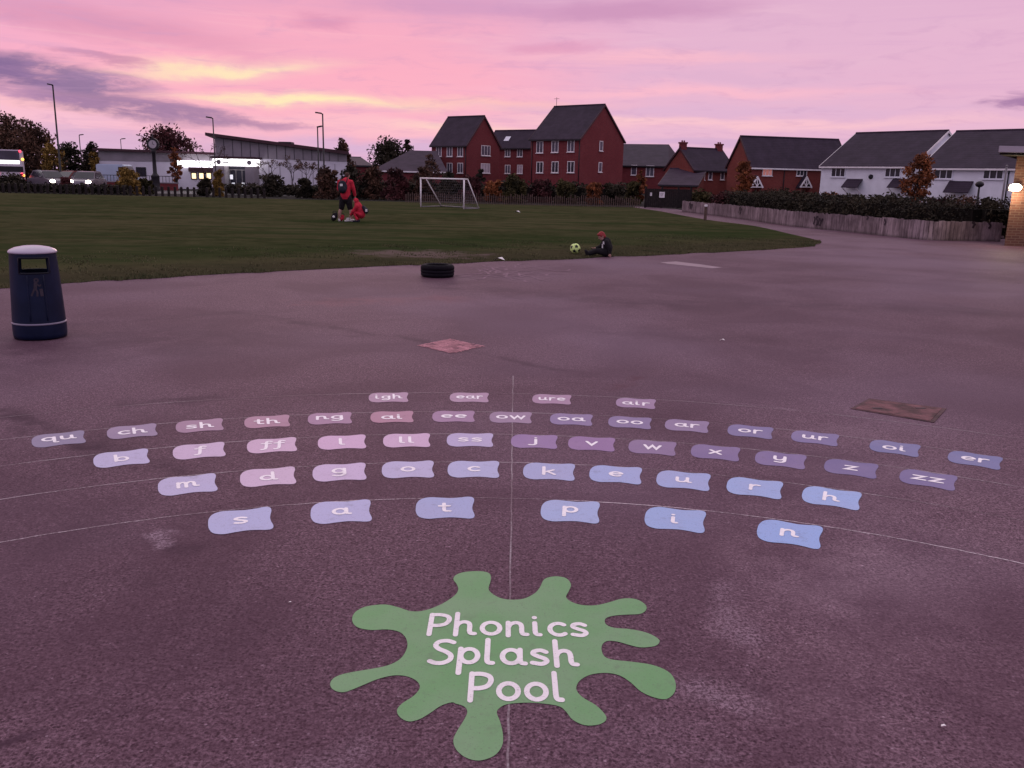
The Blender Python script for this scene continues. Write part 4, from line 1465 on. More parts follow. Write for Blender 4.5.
limb(mb, [V(-.02, -.12, .57), V(-.02, .12, .57)], [0.075, 0.075])
for s_ in (-1, 1):
    limb(mb, [V(-.03, .14 * s_, .56), V(-.155, .16 * s_, .38), V(-.25, .08 * s_, .26)], [0.068, 0.054, 0.044])
M = head(mb, hc + Vector((.02, 0, .01)), hf, hu, 1.02)
remeshed(mb, 'hooded_jacket', 'red_fabric', kid, 0.014, 3)
mb = MB()
for s_ in (-1, 1):
    limb(mb, [V(.10, .07 * s_, .27), V(-.17, .10 * s_, .36), V(-.03, .11 * s_, .12)], [0.10, 0.075, 0.058])
remeshed(mb, 'trousers', 'red_fabric', kid, 0.014, 3)
for s_ in (-1, 1):
    mb = MB()
    limb(mb, [V(0.0, .11 * s_, .045), V(-.15, .12 * s_, .036)], [0.045, 0.036])
    remeshed(mb, 'shoe', 'bag_fabric', kid, 0.010, 2)
b2 = thing('backpack', 'dark backpack with grey patch on the crouching child', 'backpack', V(.25, 0, .3))
mb = MB()
backpack(mb, V(.235, -.02, .44), (0, 1, 0), (-.85, 0, -.45), (-.45, 0, .85), .72)
remeshed(mb, 'bag', 'bag_fabric', b2, 0.014, 3)
MB().box(V(.30, -.12, .42), (.07, .012, .09), (.9, .4, 0)).build('reflective_patch', 'reflective_patch', b2)
# bags and bits on the grass
for px, py, lab, mat, patch, s_ in ((334.5, 221.5, 'small black bag with white spot on grass by the left foot', 'bag_fabric', True, .68), (342.0, 221.4, 'small dark red bag between the feet of the standing person', 'red_fabric', False, .52)):
    q = gnd(px, py)
    t = thing('sports_bag', lab, 'bag', q)
    mb = MB()
    backpack(mb, q + Vector((0, 0, .165 * s_ / .68)), (1, 0, 0), (0, 1, 0), (.25, .1, 1), s_)
    remeshed(mb, 'bag', 'black_fabric' if patch else 'red_fabric', t, .012, 2)
    if patch:
        MB().ball(q + Vector((0, -.115, .17)), (.045, .02, .045), 12, 8).build('reflective_patch', 'reflective_patch', t, True)
    MB().tube([q + Vector((-.06, 0, .28 * s_ / .68)), q + Vector((-.03, 0, .36 * s_ / .68)), q + Vector((.06, 0, .36 * s_ / .68)), q + Vector((.09, 0, .28 * s_ / .68))], .012, 8).build('handle', 'bag_fabric', t, True)
q = gnd(347.5, 221.5)
mb = MB()
mb.box(q + Vector((0, 0, .035)), (.22, .14, .05), (1, .3, .1))
mb.box(q + Vector((.03, .02, .10)), (.14, .10, .07), (1, -.4, .1))
tag(mb.build('food_box', 'reflective_patch', loc=q, bevel=.01), 'small pale box on the grass beside the standing person', 'box')

# seated child at the edge of the grass, facing left
P3 = gnd(604.5, 256.6)
sit = thing('person', 'red haired child in dark clothes sitting at the edge of the grass', 'person', P3)
V = lambda x, y, z: P3 + Vector((x, y, z))
bmb = MB()
limb(bmb, [V(.03, 0, .105), V(.06, 0, .20), V(.02, 0, .315)], [0.095, 0.085, 0.080])
limb(bmb, [V(.01, -.10, .315), V(.01, .10, .315)], [0.046, 0.046])
limb(bmb, [V(.0, 0, .33), V(-.045, 0, .395)], [0.042, 0.036])
hc = V(-.085, -.01, .445)
hf, hu = Vector((-.82, -.25, -.5)), Vector((-.45, 0, .85))
head(bmb, hc, hf, hu, .80)
for s_ in (-1, 1):
    limb(bmb, [V(.02, .06 * s_, .085), V(-.17, .09 * s_, .125), V(-.37, .06 * s_, .05)], [0.062, 0.045, 0.03])
    limb(bmb, [V(-.375, .06 * s_, .045), V(-.405, .07 * s_, .10)], [0.03, 0.024])
limb(bmb, [V(.0, .11, .31), V(-.08, .13, .20), V(-.19, .08, .17)], [0.040, 0.033, 0.023])
limb(bmb, [V(.02, -.12, .31), V(.09, -.15, .185), V(.10, -.16, .075)], [0.040, 0.033, 0.023])
hand(bmb, V(-.19, .08, .17), (-1, -.2, -.1), (0, -1, .2), .7)
hand(bmb, V(.10, -.16, .075), (.15, -.1, -1), (-1, 0, 0), .7)
remeshed(bmb, 'body', 'skin', sit, 0.009, 2)
eyes(hc, hf, hu, .8, sit)
hair(hc, hf, hu, .84, 'hair_red', sit, 0.0)
mb = MB()
limb(mb, [V(.035, 0, .10), V(.06, 0, .20), V(.02, 0, .32)], [0.118, 0.112, 0.105])
limb(mb, [V(.01, -.10, .318), V(.01, .10, .318)], [0.062, 0.062])
limb(mb, [V(.0, .11, .315), V(-.08, .13, .20), V(-.17, .085, .172)], [0.06, 0.05, 0.038])
limb(mb, [V(.02, -.12, .315), V(.09, -.15, .185), V(.10, -.16, .10)], [0.06, 0.05, 0.038])
limb(mb, [V(.0, 0, .34), V(-.02, 0, .37)], [0.055, 0.05])
remeshed(mb, 'jacket', 'black_fabric', sit, 0.011, 2)
mb = MB()
for s_ in (-1, 1):
    limb(mb, [V(.02, .06 * s_, .088), V(-.17, .09 * s_, .125), V(-.355, .062 * s_, .058)], [0.084, 0.066, 0.05])
remeshed(mb, 'trousers', 'black_fabric', sit, 0.011, 2)
for s_ in (-1, 1):
    mb = MB()
    limb(mb, [V(-.37, .06 * s_, .045), V(-.405, .07 * s_, .11)], [0.042, 0.034])
    remeshed(mb, 'shoe', 'black_fabric', sit, 0.009, 2)
MB().box(V(-.03, -.137, .30), (.075, .01, .055), (1, .5, -.3)).box(V(-.065, -.12, .235), (.03, .01, .09), (1, .7, 0)).build('white_flash', 'reflective_patch', sit)


# ------------------------------------------------------------------ trees, shrubs
def leaves(mb, rng, centre, rad, n, size, squash=1.0):
    for _ in range(n):
        while True:
            d = Vector((rng.uniform(-1, 1), rng.uniform(-1, 1), rng.uniform(-1, 1)))
            if 0.02 < d.length < 1:
                break
        d = d * (0.55 + 0.45 * rng.random()) if d.length < .6 else d
        p = centre + Vector((d.x * rad, d.y * rad, d.z * rad * squash))
        a = Vector((rng.gauss(0, 1), rng.gauss(0, 1), rng.gauss(0, 1))).normalized()
        b = a.orthogonal().normalized()
        b = Matrix.Rotation(rng.uniform(0, 6.28), 3, a) @ b
        s_ = size * rng.uniform(.6, 1.3)
        c = a.cross(b)
        mb.add([p - b * s_, p + c * s_ * .45, p + b * s_, p - c * s_ * .45], [(0, 1, 2, 3)])


def tree(name, label, cat, x, y, hgt, rx, crown0, mat, rng, clumps=40, per=45, size=0.16, group=None, shape='round', z0=0.0):
    base = Vector((x, y, z0))
    t = thing(name, label, cat, base, group)
    tr = MB()
    top = base + Vector((rng.uniform(-.2, .2), rng.uniform(-.2, .2), hgt * 0.86))
    midp = base.lerp(top, .45) + Vector((rng.uniform(-.15, .15), rng.uniform(-.15, .15), 0))
    r0 = 0.028 * hgt + .03
    tr.tube([base, base.lerp(midp, .5), midp, top], [r0, r0 * .8, r0 * .6, r0 * .15], 8)
    cr = MB()
    ch = hgt - crown0
    for i in range(clumps):
        u = (i + rng.random()) / clumps
        zc = crown0 + ch * u
        if shape == 'round':
            w = math.sin(math.pi * min(1, .12 + .88 * u)) ** .55 if u < .98 else .25
        elif shape == 'cone':
            w = (1 - u) * .9 + .1
        elif shape == 'flame':
            w = math.sin(math.pi * (.15 + .8 * u)) ** .8
        else:
            w = 1.0 - .35 * u
        a = rng.uniform(0, 6.283)
        q = rng.random() ** .5 * rx * w * .85
        cpt = base + Vector((math.cos(a) * q, math.sin(a) * q, zc))
        cpt.z += rng.uniform(-.06, .06) * hgt
        cpt.z = max(cpt.z, z0 + .12)
        rad = rx * rng.uniform(.20, .40)
        leaves(cr, rng, cpt, rad, per, size, .8)
        if i % 3 == 0:
            st = base.lerp(top, min(.95, max(.2, (zc - .25 * ch) / hgt)))
            tr.tube([st, st.lerp(cpt, .55) + Vector((0, 0, .05 * ch)), cpt], [r0 * .35, r0 * .22, r0 * .06], 5)
    tr.build('trunk', 'bark', t, True)
    cr.build('crown', mat, t)
    return t


def bare_tree(label, x, y, hgt, rng, name='bare_tree', mat=None, cat='tree'):
    base = Vector((x, y, 0))
    t = thing(name, label, cat, base, None)
    mb = MB()
    tips = []

    def grow(p, d, L, r_, dep):
        q = p + d * L
        mid_ = p.lerp(q, .5) + Vector((rng.uniform(-.05, .05), rng.uniform(-.05, .05), 0)) * L
        mb.tube([p, mid_, q], [r_, r_ * .8, r_ * .6], 5, False)
        if dep == 0:
            tips.append(q)
            return
        for k in range(rng.choice((2, 3, 3))):
            nd = (d + Vector((rng.gauss(0, .5), rng.gauss(0, .5), rng.uniform(0, .25)))).normalized()
            grow(q, nd, L * rng.uniform(.62, .82), r_ * .58, dep - 1)
    grow(base, Vector((0, 0, 1)), hgt * .34, .022 * hgt, 4)
    mb.build('trunk', 'bark', t)
    cr = MB()
    for q in tips:
        leaves(cr, rng, q, hgt * .06, 9, .07)
    cr.build('crown', mat or 'leaf_brown', t)
    return t


def px_thing(px, Y):
    p = at(px, 190, Y)
    return p.x, p.y


rg = random.Random(99)


def ptree(name, label, cat, px, Y, top, half, mat, crown_frac=.2, **kw):
    "a tree standing at depth Y whose tip shows at photo height top and whose crown is half pixels wide each side"
    x, y = px_thing(px, Y)
    hgt = zat(px, top, Y)
    kw.setdefault('rng', rg)
    return tree(name, label, cat, x, y, hgt, half * Y / 900.0, hgt * crown_frac, mat, **kw)


# far left wood edge and street trees
ptree('broadleaf_tree', 'large brown autumn tree at the far left behind the bus', 'tree', 14, 104, 122, 36, 'leaf_brown', .05, clumps=110, per=60, size=.22)
ptree('broadleaf_tree', 'dull brown tree left of the tallest lamp post', 'tree', 36, 100, 129, 26, 'leaf_brown', .05, clumps=90, per=55, size=.2)
ptree('broadleaf_tree', 'yellow brown tree at the foot of the tall lamp post', 'tree', 55, 92, 144, 12, 'leaf_yellow', .1, clumps=45, per=45, size=.17)
ptree('broadleaf_tree', 'dark tree just right of the tallest lamp post', 'tree', 72, 108, 146, 17, 'leaf_dark', .05, clumps=60, per=50, size=.2)
ptree('broadleaf_tree', 'dark rounded tree at the left end of the shop', 'tree', 94, 104, 146, 14, 'leaf_dark', .05, clumps=50, per=45, size=.2)
ptree('young_tree', 'narrow yellow brown tree by the shop corner', 'tree', 97, 88, 154, 7, 'leaf_yellow', .15, clumps=30, per=40, size=.15)
ptree('broadleaf_tree', 'dark maroon tree behind the post clock', 'tree', 170, 100, 133, 33, 'leaf_maroon', .15, clumps=100, per=60, size=.2)
ptree('young_tree', 'small orange tree in front of the shop wall', 'tree', 176, 80, 151, 8, 'leaf_orange', .3, clumps=26, per=36, size=.13)
ptree('broadleaf_tree', 'dark red brown tree at right end of the shop', 'tree', 342, 92, 144, 12, 'leaf_brown', .1, clumps=50, per=50, size=.18)
ptree('broadleaf_tree', 'dark round topped tree behind the bungalow roof', 'tree', 389, 150, 143.5, 22, 'leaf_dark', .1, clumps=90, per=60, size=.28)
ptree('broadleaf_tree', 'small dark tree peeping over the bungalow ridge', 'tree', 408, 152, 142, 8, 'leaf_dark', .3, clumps=30, per=45, size=.25)
ptree('young_tree', 'wispy green brown tree in front of the left flats', 'tree', 431, 96, 157, 11, 'leaf_brown', .3, clumps=26, per=32, size=.14)
ptree('young_tree', 'dark pointed bush in front of the left flats', 'tree', 480, 70, 170, 6, 'leaf_dark', .08, clumps=26, per=45, size=.13, shape='flame')
ptree('young_tree', 'orange tree at the corner of the brick terrace', 'tree', 742, 74, 163, 12, 'leaf_orange', .3, clumps=40, per=42, size=.13)
ptree('young_tree', 'orange leaved tree before the gap between white houses', 'tree', 917, 62, 156, 17, 'leaf_orange', .22, clumps=60, per=50, size=.12)
ptree('young_tree', 'orange tree left of the two white signs', 'tree', 640, 66, 173, 7, 'leaf_orange', .2, clumps=28, per=34, size=.12)

for px, top, lab in ((270, 160, 'thin bare tree left of two against the white shop wall'), (293, 158, 'thin bare tree in the middle of the white shop wall'), (307, 162, 'thin bare tree at the right of the white shop wall')):
    x, y = px_thing(px, 78)
    bare_tree(lab, x, y, zat(px, top, 78), random.Random(int(px)))
x, y = px_thing(205, 79)
bare_tree('thin bare tree beside the lit shop sign', x, y, zat(205, 141, 79), random.Random(77))

# shrub belt along the far side of the field, each bush its own thing
SHR = [
    # px, Y, top, half, mat, words
    (12, 66, 177, 16, 'leaf_dark', 'low dark bush below the bus'),
    (66, 64, 179, 7, 'leaf_maroon', 'small maroon bush in front of the cars'),
    (127, 64, 171, 14, 'leaf_yellow', 'rounded yellow brown bush in front of the shop wing'),
    (146, 65, 181, 9, 'leaf_olive', 'low olive bush right of the yellow brown bush'),
    (205, 64, 180, 8, 'leaf_dark', 'dark upright bush under the lit shop windows'),
    (219, 63, 172, 6, 'leaf_yellow', 'narrow yellow bush by the shop entrance'),
    (272, 66, 177, 14, 'leaf_dark', 'dark clipped round bush before the white wall'),
    (306, 64, 180, 10, 'leaf_dark', 'dark bush at right of the bare trees'),
    (327, 63, 170, 15, 'leaf_brown', 'reddish brown bush behind the lamp posts'),
    (352, 64, 168, 14, 'leaf_dark', 'dark bush right behind the standing person'),
    (372, 65, 170, 15, 'leaf_brown', 'brown bush below the dark chimney house'),
    (396, 64, 170, 15, 'leaf_maroon', 'maroon bush below the bungalow'),
    (421, 64, 171, 14, 'leaf_brown', 'brown bush behind the goal post'),
    (447, 66, 174, 14, 'leaf_dark', 'dark bush seen through the goal'),
    (470, 66, 178, 12, 'leaf_maroon', 'reddish bush right of the goal mouth'),
    (493, 64, 182, 11, 'leaf_orange', 'low orange bush right of the goal'),
    (514, 63, 176, 13, 'leaf_olive', 'olive bush under the linked flats'),
    (540, 65, 182, 13, 'leaf_maroon', 'dull maroon bush left below the tall flats'),
    (566, 64, 183, 12, 'leaf_olive', 'olive bush in the middle below the tall flats'),
    (594, 63, 184, 10, 'leaf_orange', 'orange tinged bush right below the tall flats'),
    (614, 64, 186, 12, 'leaf_dark', 'dark bush under the gable of the tall flats'),
    (634, 66, 183, 10, 'leaf_olive', 'olive bush left of the dark boarded gate'),
]
for px, Y, top, half, mat, lab in SHR:
    ptree('shrub', lab, 'bush', px, Y, top, half, mat, .0, clumps=34, per=60, size=.13, shape='bush')


# hedges (one clipped body each)
def hedge(label, pts, width, hgt, mat, rng, dens=240, size=.09):
    pts = [Vector((p[0], p[1], 0)) for p in pts]
    t = thing('hedge', label, 'hedge', (pts[0] + pts[-1]) / 2)
    mb, st = MB(), MB()
    for i in range(len(pts) - 1):
        a, b = pts[i], pts[i + 1]
        L = (b - a).length
        d = (b - a).normalized()
        n = Vector((-d.y, d.x, 0))
        for k in range(int(L * dens)):
            s_ = rng.random() * L
            p = a + d * s_
            hh = hgt * (1 + .22 * mnoise.noise((p.x * .7, p.y * .7, 1.0)) + .10 * mnoise.noise((p.x * 2.3, p.y * 2.3, 4.0)))
            z = hh * rng.random() ** .8
            w = width * (.5 + .3 * mnoise.noise((p.x, p.y, z))) * rng.uniform(-1, 1)
            leaves(mb, rng, p + n * w + Vector((0, 0, max(.06, z))), .12, 2, size)
        for k in range(int(L / 0.8)):
            p = a + d * (k + .5) * .8
            st.tube([p, p + Vector((rng.uniform(-.1, .1), 0, hgt * .8))], [.03, .012], 5)
        # dense inner body
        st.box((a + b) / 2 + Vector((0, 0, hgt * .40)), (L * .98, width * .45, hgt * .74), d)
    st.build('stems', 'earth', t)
    mb.build('foliage', mat, t)


fpx = [(682, 211.5), (734.5, 218), (779, 224.6), (818, 229), (850, 232.0), (884, 235.8), (923.4, 239.8), (965, 240.8), (1003.5, 241.5)]
fp = [gnd(*q) for q in fpx]
away = Vector((.75, .66, 0))
hedge('long dark hedge behind the pale timber fence, left half', [(q + away * 5).to_2d() for q in fp[0:5]], 1.6, 1.2, 'leaf_dark', random.Random(31), 360, .075)
hedge('long dark hedge behind the pale timber fence, right half', [(q + away * 4.2).to_2d() for q in fp[4:]] + [(19.5, 32)], 1.5, 1.2, 'leaf_dark', random.Random(32), 480, .06)
hedge('low dark hedge under the flats behind the picket fence', [(at(330, 190, 69).x, 69), (at(640, 190, 69).x, 69)], 2.2, 1.35, 'leaf_dark', random.Random(33), 120, .15)
hedge('low dark hedge between the bollards and the shop', [(at(226, 190, 70).x, 70), (at(345, 190, 70).x, 70)], 1.6, .75, 'leaf_dark', random.Random(34), 130, .14)
hedge('low dark hedge along the road by the cars', [(at(-30, 190, 63).x, 63), (at(130, 190, 63).x, 63)], 1.2, .55, 'leaf_dark', random.Random(35), 130, .13)
ptree('shrub', 'rusty brown bush behind the middle of the timber fence', 'bush', 833, 46, 194, 12, 'leaf_orange', .0, clumps=34, per=55, size=.09, shape='bush')
ptree('shrub', 'dark olive bush behind the left end of the timber fence', 'bush', 700, 58, 194, 18, 'leaf_olive', .0, clumps=44, per=60, size=.11, shape='bush')
ptree('shrub', 'broad dark bush below the brick terrace', 'bush', 775, 56, 195, 26, 'leaf_dark', .0, clumps=60, per=60, size=.11, shape='bush')
ptree('shrub', 'dark bush below the white houses', 'bush', 890, 50, 198, 22, 'leaf_dark', .0, clumps=50, per=60, size=.10, shape='bush')
ptree('shrub', 'dark brown bush below the farther right white house', 'bush', 962, 46, 200, 24, 'leaf_brown', .0, clumps=50, per=60, size=.09, shape='bush')

for px, Y, top, half, mat, lab in ((722, 57, 193, 14, 'leaf_maroon', 'maroon bush behind the fence left of the brick terrace'), (752, 55, 194, 12, 'leaf_brown', 'brown bush below the left gabled porch'),
                                   (808, 50, 196, 14, 'leaf_brown', 'brown bush below the right gabled porch'), (862, 46, 198, 11, 'leaf_olive', 'olive bush right of the timber shed'),
                                   (938, 44, 200, 12, 'leaf_maroon', 'maroon bush right of the orange leaved tree'), (990, 42, 200, 14, 'leaf_dark', 'dark bush beside the school corner')):
    ptree('shrub', lab, 'bush', px, Y, top, half, mat, .0, clumps=34, per=55, size=.10, shape='bush')

# ------------------------------------------------------------------ fences, gate, posts
fen = thing('timber_fence', 'low pale weathered timber fence curving along the path', 'fence', fp[4])
line = catmull([(q.x, q.y) for q in fp], 8)
acc, L = [0], 0
for i in range(1, len(line)):
    L += math.dist(line[i], line[i - 1])
    acc.append(L)


def along(s_):
    for i in range(1, len(line)):
        if acc[i] >= s_:
            t = (s_ - acc[i - 1]) / (acc[i] - acc[i - 1])
            return Vector((line[i - 1][0] + (line[i][0] - line[i - 1][0]) * t, line[i - 1][1] + (line[i][1] - line[i - 1][1]) * t, 0)), Vector((line[i][0] - line[i - 1][0], line[i][1] - line[i - 1][1], 0)).normalized()
    return Vector((line[-1][0], line[-1][1], 0)), Vector((1, 0, 0))


rng = random.Random(8)
FH = 0.60
mb = MB()
s_ = 0.06
while s_ < L - .05:
    p, d = along(s_)
    hh = FH + rng.uniform(-.025, .02)
    mb.box(p + Vector((0, 0, hh / 2)), (.118, .022 + rng.uniform(0, .006), hh), d + Vector((0, 0, rng.uniform(-.01, .01))))
    s_ += .133
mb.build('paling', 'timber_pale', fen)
mb = MB()
for zc in (.14, .46):
    for i in range(len(line) - 1):
        a, b = Vector(line[i] + (0,)), Vector(line[i + 1] + (0,))
        d = (b - a).normalized()
        n = Vector((-d.y, d.x, 0))
        if n.y < 0:
            n = -n
        mb.box((a + b) / 2 + n * .045 + Vector((0, 0, zc)), ((b - a).length, .05, .07), d)
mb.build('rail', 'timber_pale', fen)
s_ = 0.0
while s_ < L:
    p, d = along(s_)
    n = Vector((-d.y, d.x, 0))
    if n.y < 0:
        n = -n
    MB().box(p + n * .12 + Vector((0, 0, .3)), (.09, .09, .62), d).build('post', 'timber_pale', fen)
    s_ += 2.4
# dark painted motifs on the boards
def motif(px, py, parts):
    best = min(range(len(line)), key=lambda i: abs((Vector(line[i] + (0.3,)) - EYE).normalized().dot(ray(px, py).normalized()) - 1))
    i = min(best, len(line) - 2)
    d = Vector((line[i + 1][0] - line[i][0], line[i + 1][1] - line[i][1], 0)).normalized()
    n = Vector((-d.y, d.x, 0))
    if n.y > 0:
        n = -n
    if d.x < 0:
        d = -d
    p = Vector((line[i][0], line[i][1], 0)) + n * .030
    p.z = onplane(px, py, p, n).z
    mb = MB()
    for k, pts in enumerate(parts):
        cpt = catmull(pts, 4)
        tf3 = lambda q: p + d * q[0] + Vector((0, 0, q[1])) + n * (k * .0012)
        for j in range(len(cpt) - 1):
            a, b = cpt[j], cpt[j + 1]
            l_ = math.hypot(b[0] - a[0], b[1] - a[1]) or 1
            nx, ny = -(b[1] - a[1]) / l_ * .034, (b[0] - a[0]) / l_ * .034
            mb.add([tf3((a[0] + nx, a[1] + ny)), tf3((a[0] - nx, a[1] - ny)), tf3((b[0] - nx, b[1] - ny)), tf3((b[0] + nx, b[1] + ny))], [(0, 1, 2, 3)])
    mb.build('painted_motif', 'mural_paint', fen)


FLOWER = [[(-.3, -.14), (-.22, .06), (-.3, .14)], [(-.12, -.2), (-.05, .0), (-.16, .12), (-.02, .16)], [(.0, -.16), (.06, .1), (.16, .02)], [(.12, -.18), (.2, .0), (.3, .1), (.24, -.02)]]
motif(693, 206, FLOWER); motif(741, 210.5, FLOWER[:3]); motif(819, 221, FLOWER)
motif(884, 222, [[(-.05, .1), (.05, .0), (-.02, -.1)]]); motif(867, 219, [[(-.04, .12), (.04, .05), (-.04, -.02)]])
motif(972, 226, [[(-.04, .12), (.05, .06), (.0, -.06)], [(.0, .14), (.08, .02)]]); motif(991, 226, [[(-.04, .1), (.04, .0), (-.03, -.08)]])

# white marker post by the path
q = gnd(705, 220.5)
mk = thing('marker_post', 'short pale post standing on the grass beside the path', 'post', q)
MB().box(q + Vector((0, 0, .30)), (.11, .11, .60)).build('shaft', 'timber_warm', mk, bevel=.01)
MB().box(q + Vector((0, 0, .645)), (.13, .13, .09)).build('top_band', 'white_paint', mk, bevel=.01)

# bollards along the left of the field
b0_ = None
rng = random.Random(4)
for i in range(42):
    px = 4 + i * 6.35
    if 196 < px < 209 and i % 2:
        continue
    p = at(px, 197, 59.2 + rng.uniform(-.1, .1))
    p.z = 0
    if b0_ is None:
        b0_ = thing('timber_bollard', 'short dark timber post in the row along the far grass edge', 'bollard', p, 'timber posts along the far grass edge')
        MB().box(p + Vector((0, 0, .30)), (.13, .13, .60)).build('shaft', 'timber_dark', b0_)
        MB().add([p + Vector((-.065, -.065, .602)), p + Vector((.065, -.065, .602)), p + Vector((.065, .065, .602)), p + Vector((-.065, .065, .602)), p + Vector((0, 0, .66))],
                 [(0, 1, 4), (1, 2, 4), (2, 3, 4), (3, 0, 4)]).build('cap', 'timber_dark', b0_)
    else:
        c = copy_tree(b0_)
        c.location = p
# pale paling fence under the flats
a, b = at(405, 204, 57.0), at(640, 208, 57.0)
a.z = b.z = 0
pf = thing('picket_fence', 'low thin picket fence of pale stakes below the flats', 'fence', (a + b) / 2)
mb, mb2 = MB(), MB()
n = 110
rng = random.Random(14)
for i in range(n):
    p = a.lerp(b, (i + .5) / n)
    hh = .62 + rng.uniform(-.12, .1)
    mb.box(p + Vector((0, 0, hh / 2)), (.05, .025, hh), (1, 0, rng.uniform(-.04, .04)))
for zc in (.18, .48):
    mb2.box((a + b) / 2 + Vector((0, .035, zc)), ((b - a).length, .025, .05))
mb.build('stakes', 'timber_warm', pf)
mb2.build('rail', 'timber_dark', pf)

# dark boarded gate with two white notices
GY = 57.5
gl, gr = at(645, 210, GY), at(690, 212, GY)
gl.z = gr.z = 0
gate = thing('boarded_gate', 'dark boarded gate between the bushes and the timber fence', 'gate', (gl + gr) / 2)
gh = zat(667, 188.5, GY)
mb = MB()
nb = 22
for i in range(nb):
    p = gl.lerp(gr, (i + .5) / nb)
    mb.box(p + Vector((0, 0, gh / 2)), ((gr - gl).length / nb * .95, .03, gh - .06))
mb.build('boards', 'timber_dark', gate)
for t in (0, .36, .72, 1):
    p = gl.lerp(gr, t)
    MB().box(p + Vector((0, .07, gh / 2 + .05)), (.12, .1, gh + .1)).build('post', 'timber_dark', gate)
for px, py, w, hh, lab in ((662, 194.8, .34, .36, 'larger square white notice on the dark gate'), (651, 194.2, .12, .2, 'small white notice on the dark gate')):
    p = at(px, py, GY - .05)
    t = thing('notice', lab, 'sign', p)
    MB().box(p, (w, .012, hh)).build('panel', 'white_paint', t)
    mb = MB()
    for k in range(3):
        mb.box(p + Vector((-w * .05, -.009, hh * (.22 - .2 * k))), (w * (.7 - .12 * k), .004, hh * .07))
    mb.build('print', 'grey_metal', t)

# timber bits behind the fence
q = at(845.5, 211, 43)
q.z = 0
hut = thing('timber_shed', 'small brown timber shed behind the middle of the fence', 'shed', q)
hz = zat(845, 194.5, 43)
MB().box(q + Vector((0, 0, hz / 2 - .04)), (.72, .7, hz - .08)).build('wall', 'timber_warm', hut)
MB().box(q + Vector((0, -.02, hz - .03)), (.86, .86, .05), (1, 0, .06)).build('roof', 'timber_dark', hut)
mb = MB()
for k in range(5):
    mb.box(q + Vector((-.28 + k * .14, -.352, hz / 2 - .05)), (.012, .01, hz - .2))
mb.build('board_joint', 'timber_dark', hut)
for px, py, lean, lab in ((912, 211, .35, 'first tilted board left of three behind the fence'), (922, 210.5, .12, 'middle tilted board of three behind the fence'), (940, 211, .45, 'right tilted board of three behind the fence')):
    q = at(px, py, 36)
    t0 = Vector((q.x - lean * .5, q.y, .1))
    t1 = Vector((q.x + lean * .5, q.y, 1.05))
    mb = MB().box((t0 + t1) / 2, (.17, .04, (t1 - t0).length), (1, 0, -lean * .9), None, (t1 - t0))
    mb.box(t0 + Vector((0, .05, -.02)), (.07, .07, .16))
    tag(mb.build('tilted_board', 'timber_warm', loc=(q.x, q.y, 0)), lab, 'board', 'tilted boards behind the fence')
q = at(956, 216, 35)
pl = thing('timber_planter', 'low grey timber planter behind right part of fence', 'planter', (q.x, q.y, 0))
mb = MB()
for k in range(3):
    mb.box(Vector((q.x, q.y, .12 + .24 * k)), (.95, .5, .225))
mb.build('box', 'timber_pale', pl)
MB().box(Vector((q.x, q.y, .725)), (.84, .4, .04)).build('soil', 'earth', pl)


# ------------------------------------------------------------------ lamp posts, clock
def lamp_post(label, px_top, py_top, px_bot, Y, r0=.07, arm=0.0, head_='flat', mat='dark_metal'):
    top = at(px_top, py_top, Y)
    b = at(px_bot, 185, Y)
    base = Vector(((b.x + top.x) / 2, Y, 0))
    t = thing('lamp_post', label, 'lamp post', base, 'street lamps')
    tp_ = Vector((base.x, Y, top.z))
    MB().tube([base, base + Vector((0, 0, 1.0)), base + Vector((0, 0, 1.05)), tp_], [r0 * 1.5, r0 * 1.5, r0, r0 * .7], 10).build('pole', mat, t, True)
    if head_ == 'ball':
        MB().ball(tp_ + Vector((0, 0, .05)), (.17, .17, .13), 14, 10).build('lantern', mat, t, True)
    else:
        d = Vector(((arm or .5) * .6, -.1, .03))
        MB().tube([tp_ - Vector((0, 0, .06)), tp_ + d * .6, tp_ + d], [r0 * .6, r0 * .5, r0 * .5], 8).build('arm', mat, t, True)
        MB().box(tp_ + d * 1.15, (.52, .22, .10), d).build('lantern', mat, t, bevel=.02)
    return t


lamp_post('very tall lamp post at far left above the trees', 54, 85, 60.5, 90, .10, -.3)
lamp_post('thin distant lamp post right of the tallest one', 79.5, 135, 83, 112, .07, .5)
lamp_post('short distant lamp post over the shop wing', 121.5, 139, 123, 116, .06, .6)
lamp_post('lamp post rising at the high end of shop roof', 213, 118, 216, 78, .065, -.4)
lamp_post('shorter of two lamp posts before the shop', 317.5, 127, 319, 80, .07, .3)
lamp_post('taller of two lamp posts before the shop', 322, 113.5, 325, 74, .075, -.45)
lamp_post('small lamp with round head behind the fence at right', 981.5, 185.5, 977.5, 38, .05, head_='ball')
top = at(1007, 166, 40)
base = Vector((at(1002, 200, 40).x, 40, 0))
t = thing('metal_pole', 'thin grey metal pole beside the brick school corner', 'pole', base)
MB().tube([base, Vector((base.x, 40, top.z))], [.045, .04], 10).build('shaft', 'grey_metal', t, True)
MB().ball(Vector((base.x, 40, top.z)), .05, 10, 6).build('cap', 'grey_metal', t, True)

